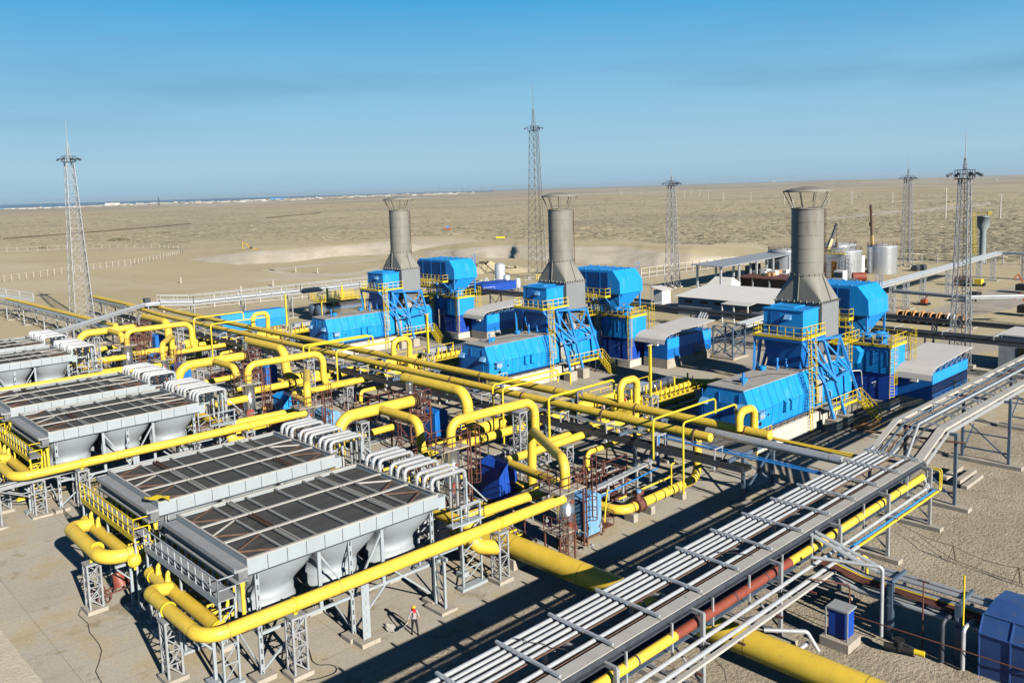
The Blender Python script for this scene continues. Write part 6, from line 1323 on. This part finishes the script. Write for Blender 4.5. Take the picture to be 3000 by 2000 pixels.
# scrap crate by the pedestals
t=thing('scrap_crate','low wooden crate of dark scrap beside the blue frame pedestals','crate',(83.4,36.6,0)); MB().box(82.0,84.8,35.7,37.3,0,.55).build('crate_side',WOOD,t); b=MB(); rnd=random.Random(3)
for i in range(12): x=rnd.uniform(82.2,84.4); y=rnd.uniform(35.9,37.1); b.bar((x,y,.6+.05*i),(x+rnd.uniform(-.8,.8),y+rnd.uniform(-.6,.6),.7+.06*i),.25,.04)
b.build('scrap',GD,t)
t=thing('timber_plank','loose plank lying on the yard by the latticed column','plank',(52,47,0)); MB().bar((51.4,47.2,.3),(54.2,45.6,.3),.5,.08).build('board',WOOD,t)
for k,(x,y,z) in enumerate([(37.9,45.0,.0)]):
    t=thing('manhole_box','low concrete box beside the largest pipeline bend','concrete box',(x,y,0)); MB().box(x-.6,x+.6,y-.4,y+.4,0,.5).build('box_body',CONC,t)
# ------------------------------------------------------------------ people
SK=mat('skin',(.42,.22,.14),.6); HM=mat('helmet_yellow',(.85,.5,.05),.4); RS=mat('red_scarf',(.6,.01,.015),.8); SH=mat('grey_shirt',(.42,.41,.42),.9,0,.1,8); TRS=mat('black_trousers',(.012,.012,.015),.9); CV=mat('grey_coverall',(.17,.18,.25),.9,0,.1,5); WS=mat('white_shirt',(.7,.68,.66),.9); HR=mat('dark_hair',(.02,.015,.01),.8)
def figure(name,label,loc,rot,J,mats,zones,kids,scale=1.):
    """J: joint dict name->(pos,radius,parent); one skinned continuous body"""
    me=D.meshes.new(name); names=list(J); idx={n:i for i,n in enumerate(names)}
    me.from_pydata([Vector(J[n][0])*scale for n in names],[(idx[n],idx[J[n][2]]) for n in names if J[n][2]],[]); ob=D.objects.new('tmp',me); COL.objects.link(ob)
    md=ob.modifiers.new('s','SKIN'); md.use_smooth_shade=True
    for n,i in idx.items(): r=J[n][1]; me.skin_vertices[0].data[i].radius=((r if not isinstance(r,tuple) else r[0])*scale,(r if not isinstance(r,tuple) else r[1])*scale); me.skin_vertices[0].data[i].use_root=(n=='hip')
    sb=ob.modifiers.new('b','SUBSURF'); sb.levels=2
    dg=bpy.context.evaluated_depsgraph_get(); m2=D.meshes.new_from_object(ob.evaluated_get(dg)); D.objects.remove(ob); m2.name=name
    m2.materials.clear()
    for q in mats: m2.materials.append(q)
    for p in m2.polygons: p.material_index=zones(p.center/scale); p.use_smooth=True
    o=D.objects.new(name,m2); COL.objects.link(o); o.location=loc; o.rotation_euler=(0,0,rot); o['_o']=list(loc); o['label']=label; o['category']='person'; ROOTS.append(o)
    for nm,mb,m in kids:
        me=D.meshes.new(nm); me.from_pydata([v*scale for v in mb.v],[],mb.f); me.materials.append(m); me.polygons.foreach_set('use_smooth',mb.sm); me.update(); c=D.objects.new(nm,me); COL.objects.link(c); c.parent=o
    return o
def hand(J,side,wrist,pre,d=(0,0,-1),fw_=(1,0,0)):
    w=Vector(wrist); d=Vector(d).normalized(); f=Vector(fw_)
    J[pre+'palm']=(w+d*.07,(.038,.02),pre+'wrist')
    for k,(o_,L) in enumerate(((-.03,.075),(-.01,.085),(.012,.08),(.03,.062))):
        a=w+d*.1+f*o_; J[f'{pre}f{k}a']=(a,.011,pre+'palm'); J[f'{pre}f{k}b']=(a+d*L*.5+Vector(side)*.012,.010,f'{pre}f{k}a'); J[f'{pre}f{k}c']=(a+d*L+Vector(side)*.035,.008,f'{pre}f{k}b')
    a=w+d*.045-f*.035; J[pre+'t1']=(a,.013,pre+'palm'); J[pre+'t2']=(a+d*.05-f*.03,.010,pre+'t1')
def walker(zhip=.93):
    J={'hip':((0,0,.95),(.15,.11),None),'belly':((0,.0,1.08),(.14,.10),'hip'),'chest':((.02,0,1.28),(.17,.11),'belly'),'collar':((.02,0,1.43),(.10,.08),'chest'),'neck':((.02,0,1.50),.052,'collar'),'head':((.04,0,1.58),(.075,.085),'neck'),'crown':((.035,0,1.68),(.075,.088),'head')}
    J['shl']=((.02,.17,1.42),.062,'collar'); J['ell']=((-.04,.27,1.17),.047,'shl'); J['lwrist']=((-.02,.36,.93),.030,'ell')
    J['shr']=((.02,-.17,1.42),.062,'collar'); J['elr']=((.0,-.27,1.16),.047,'shr'); J['rwrist']=((.08,-.30,.93),.030,'elr')
    J['hl']=((.0,.09,.90),.095,'hip'); J['kl']=((-.02,.11,.50),.066,'hl'); J['al']=((-.12,.12,.10),.044,'kl'); J['tl']=((.04,.13,.045),.042,'al')
    J['hr']=((.0,-.09,.90),.095,'hip'); J['kr']=((.14,-.12,.52),.066,'hr'); J['ar']=((.16,-.14,.10),.044,'kr'); J['tr']=((.32,-.15,.045),.042,'ar')
    return J
def helmet(c,r=.115):
    b=MB().dome(c,(0,0,1),r,18,.95); b.cone(Vector(c)-Vector((0,0,.008)),Vector(c)+Vector((.0,0,.008)),r*1.22,r*1.18,18); return b
J=walker(); hand(J,(0,-1,0),(-.02,.36,.93),'l',(0,.15,-1)); hand(J,(0,1,0),(.08,-.30,.93),'r',(.1,0,-1))
def zn(c):
    if c.z<.06+.06: return 3
    if c.z<.99 and abs(c.y)<.24: return 1
    if c.z>1.47: return 2
    if abs(c.y)>.255 and c.z<1.02: return 2
    return 0
pp=P(1215,1858)
scarf=MB().loft([[(.02+.15*math.cos(a),.13*math.sin(a),1.32+.03*math.cos(a)) for a in [2*PI*i/14 for i in range(14)]],[(.02+.125*math.cos(a),.125*math.sin(a),1.45) for a in [2*PI*i/14 for i in range(14)]],[(.03+.085*math.cos(a),.085*math.sin(a),1.545) for a in [2*PI*i/14 for i in range(14)]],[(.02+.10*math.cos(a),.095*math.sin(a),1.62) for a in [2*PI*i/14 for i in range(14)]]],False); scarf.sm=[True]*len(scarf.sm)
scarf2=MB().loft([[(-.14,-.10,1.20),(-.14,.10,1.20),(-.11,.10,1.20),(-.11,-.10,1.20)],[(-.15,-.12,1.36),(-.15,.12,1.36),(-.11,.12,1.36),(-.11,-.12,1.36)],[(-.09,-.1,1.58),(-.09,.1,1.58),(-.05,.1,1.58),(-.05,-.1,1.58)]])
face=MB().cone((.115,0,1.60),(.15,0,1.59),.016,.006,8); eyes=MB().cone((.108,.03,1.625),(.116,.03,1.625),.012,n=8).cone((.108,-.03,1.625),(.116,-.03,1.625),.012,n=8)
RW=-104
for q_ in J: J[q_]=(Vector((Vector(J[q_][0]).x,-Vector(J[q_][0]).y,Vector(J[q_][0]).z)),J[q_][1],J[q_][2])
wk=figure('person','worker in yellow helmet and red scarf walking with a pale sheet',(pp.x,pp.y,0),math.radians(RW),J,[SH,TRS,SK,TAR],zn,[('helmet',helmet((.035,0,1.66)),HM),('scarf',scarf,RS),('scarf_tail',scarf2,RS),('nose',face,SK),('eyes',eyes,HR)])
# pale sheet dragged by the worker
hd=Vector((pp.x,pp.y,0))+Matrix.Rotation(math.radians(RW),3,'Z')@Vector((-.02,-.37,.82))
q0=P(1128,1834,.04); v=[];f=[];NI,NJ=12,7
for i in range(NI+1):
    t_=i/NI; c=Vector(q0).lerp(hd,t_); 
    w=.52*math.sin(min(1,t_*3.2+.12)*PI/2)*(1-t_*.80)
    z=.05+max(0,(t_-.42))**1.5/(.58**1.5)*.78
    for j in range(NJ+1):
        s_=(j/NJ-.5)*2; v.append((c.x+(.55)*s_*w*1.4,c.y+.8*s_*w*.8,z+.10*abs(s_)**1.5*(1-t_*.6)+.04*math.sin(i*1.7+j*2.1)+.06*(1-abs(s_))*math.sin(t_*9)*.5))
for i in range(NI):
    for j in range(NJ): f.append((i*(NJ+1)+j,(i+1)*(NJ+1)+j,(i+1)*(NJ+1)+j+1,i*(NJ+1)+j+1))
o=MB().add(v,f,True).build('pale_sheet',mat('pale_canvas',(.62,.60,.54),.9,0,.08,5),label='pale canvas sheet trailing from the hand of the walking worker',cat='sheet'); md=o.modifiers.new('thick','SOLIDIFY'); md.thickness=.02
# bending worker on the front main
J={'hip':((0,0,.93),(.14,.11),None),'belly':((.12,0,1.04),(.13,.10),'hip'),'chest':((.30,0,1.13),(.16,.11),'belly'),'collar':((.42,0,1.16),(.10,.08),'chest'),'neck':((.49,0,1.16),.052,'collar'),'head':((.57,0,1.13),(.08,.08),'neck'),'crown':((.65,0,1.10),(.08,.08),'head')}
J['shl']=((.40,.17,1.12),.06,'collar'); J['ell']=((.50,.2,.86),.045,'shl'); J['lwrist']=((.60,.14,.64),.03,'ell'); J['shr']=((.40,-.17,1.12),.06,'collar'); J['elr']=((.48,-.2,.85),.045,'shr'); J['rwrist']=((.58,-.14,.62),.03,'elr')
J['hl']=((0,.09,.88),.092,'hip'); J['kl']=((.03,.10,.48),.064,'hl'); J['al']=((-.02,.11,.08),.044,'kl'); J['tl']=((.13,.12,.04),.04,'al'); J['hr']=((0,-.09,.88),.092,'hip'); J['kr']=((.05,-.10,.48),.064,'hr'); J['ar']=((0,-.11,.08),.044,'kr'); J['tr']=((.15,-.12,.04),.04,'ar')
hand(J,(0,-1,0),(.60,.14,.64),'l',(.4,0,-1),(0,1,0)); hand(J,(0,1,0),(.58,-.14,.62),'r',(.4,0,-1),(0,1,0))
w2=P(1692,1181,5.27)
figure('person','worker in grey coveralls bending over on the twin yellow mains',(56.5,w2.y,5.27),math.radians(-25),J,[CV,SK,TAR],lambda c:2 if c.z<.1 else (1 if c.x>.47 and c.z>1.0 or c.z<.66 and c.x>.5 else 0),[('cap',MB().dome((.60,0,1.14),(.6,0,.8),.115,16,.8),GS)])
# third worker behind the hoop pipe
J=walker(); hand(J,(0,-1,0),(-.02,.36,.93),'l'); hand(J,(0,1,0),(.08,-.30,.93),'r')
p3=P(1832,1206,2.5)
figure('person','worker in red and white shirt seen through the yellow hoop pipe',(p3.x,p3.y,2.5),math.radians(120),J,[WS,TRS,SK,TAR,RS],lambda c:3 if c.z<.1 else 1 if c.z<.99 and abs(c.y)<.24 else 2 if c.z>1.47 or (abs(c.y)>.255 and c.z<1.02) else (4 if c.y>.03 else 0),[('hair',MB().dome((.03,0,1.66),(0,0,1),.10,16,.9),HR)])
MB().box(p3.x-1.5,p3.x+1.5,p3.y-1,p3.y+1,2.4,2.5).bar((p3.x-1.4,p3.y,0),(p3.x-1.4,p3.y,2.4),.12).bar((p3.x+1.4,p3.y,0),(p3.x+1.4,p3.y,2.4),.12).build('work_platform',YS,label='small yellow work platform under the worker in red and white',cat='platform')

for k,(a,c,l) in enumerate([((33.2,23.3,4.82),(33.9,21.2,.4),'black cable hanging off the grey rack above the largest pipeline'),((38.5,24.9,4.9),(39.6,23.4,4.85),'coil of dark cable lying on the rack tray'),((24.6,26.5,4.9),(25.8,24.2,4.7),'dark cable draped across the pale pipes at bottom of the picture')]):
    a=Vector(a);c=Vector(c); q=[a.lerp(c,i/9)+Vector((.12*math.sin(i*1.9),.1*math.cos(i*2.3),.25*math.sin(i/9*PI)*(.5 if k==0 else .15))) for i in range(10)]
    MB().tube(q,.022,.08,6).build('loose_cable',CAB,label=l,cat='cable')
# ------------------------------------------------------------------ the air
x0,x1,y0,y1=-1500.,15000.,-1500.,15000.
hz=MB().box(x0,x1,y0,y1,-4,75).build('haze',TAR,base=(0,0,0),kind='stuff'); hm=D.materials.new('haze_air'); hm.use_nodes=True; n=hm.node_tree.nodes; n.remove(n['Principled BSDF'])
pv=n.new('ShaderNodeVolumePrincipled'); pv.inputs['Color'].default_value=(.82,.88,.95,1); pv.inputs['Density'].default_value=4e-5; pv.inputs['Anisotropy'].default_value=.2
hm.node_tree.links.new(pv.outputs[0],n['Material Output'].inputs['Volume']); hz.data.materials.clear(); hz.data.materials.append(hm)
bpy.context.view_layer.update()
for o in D.objects:
    if '_o' in o: del o['_o']
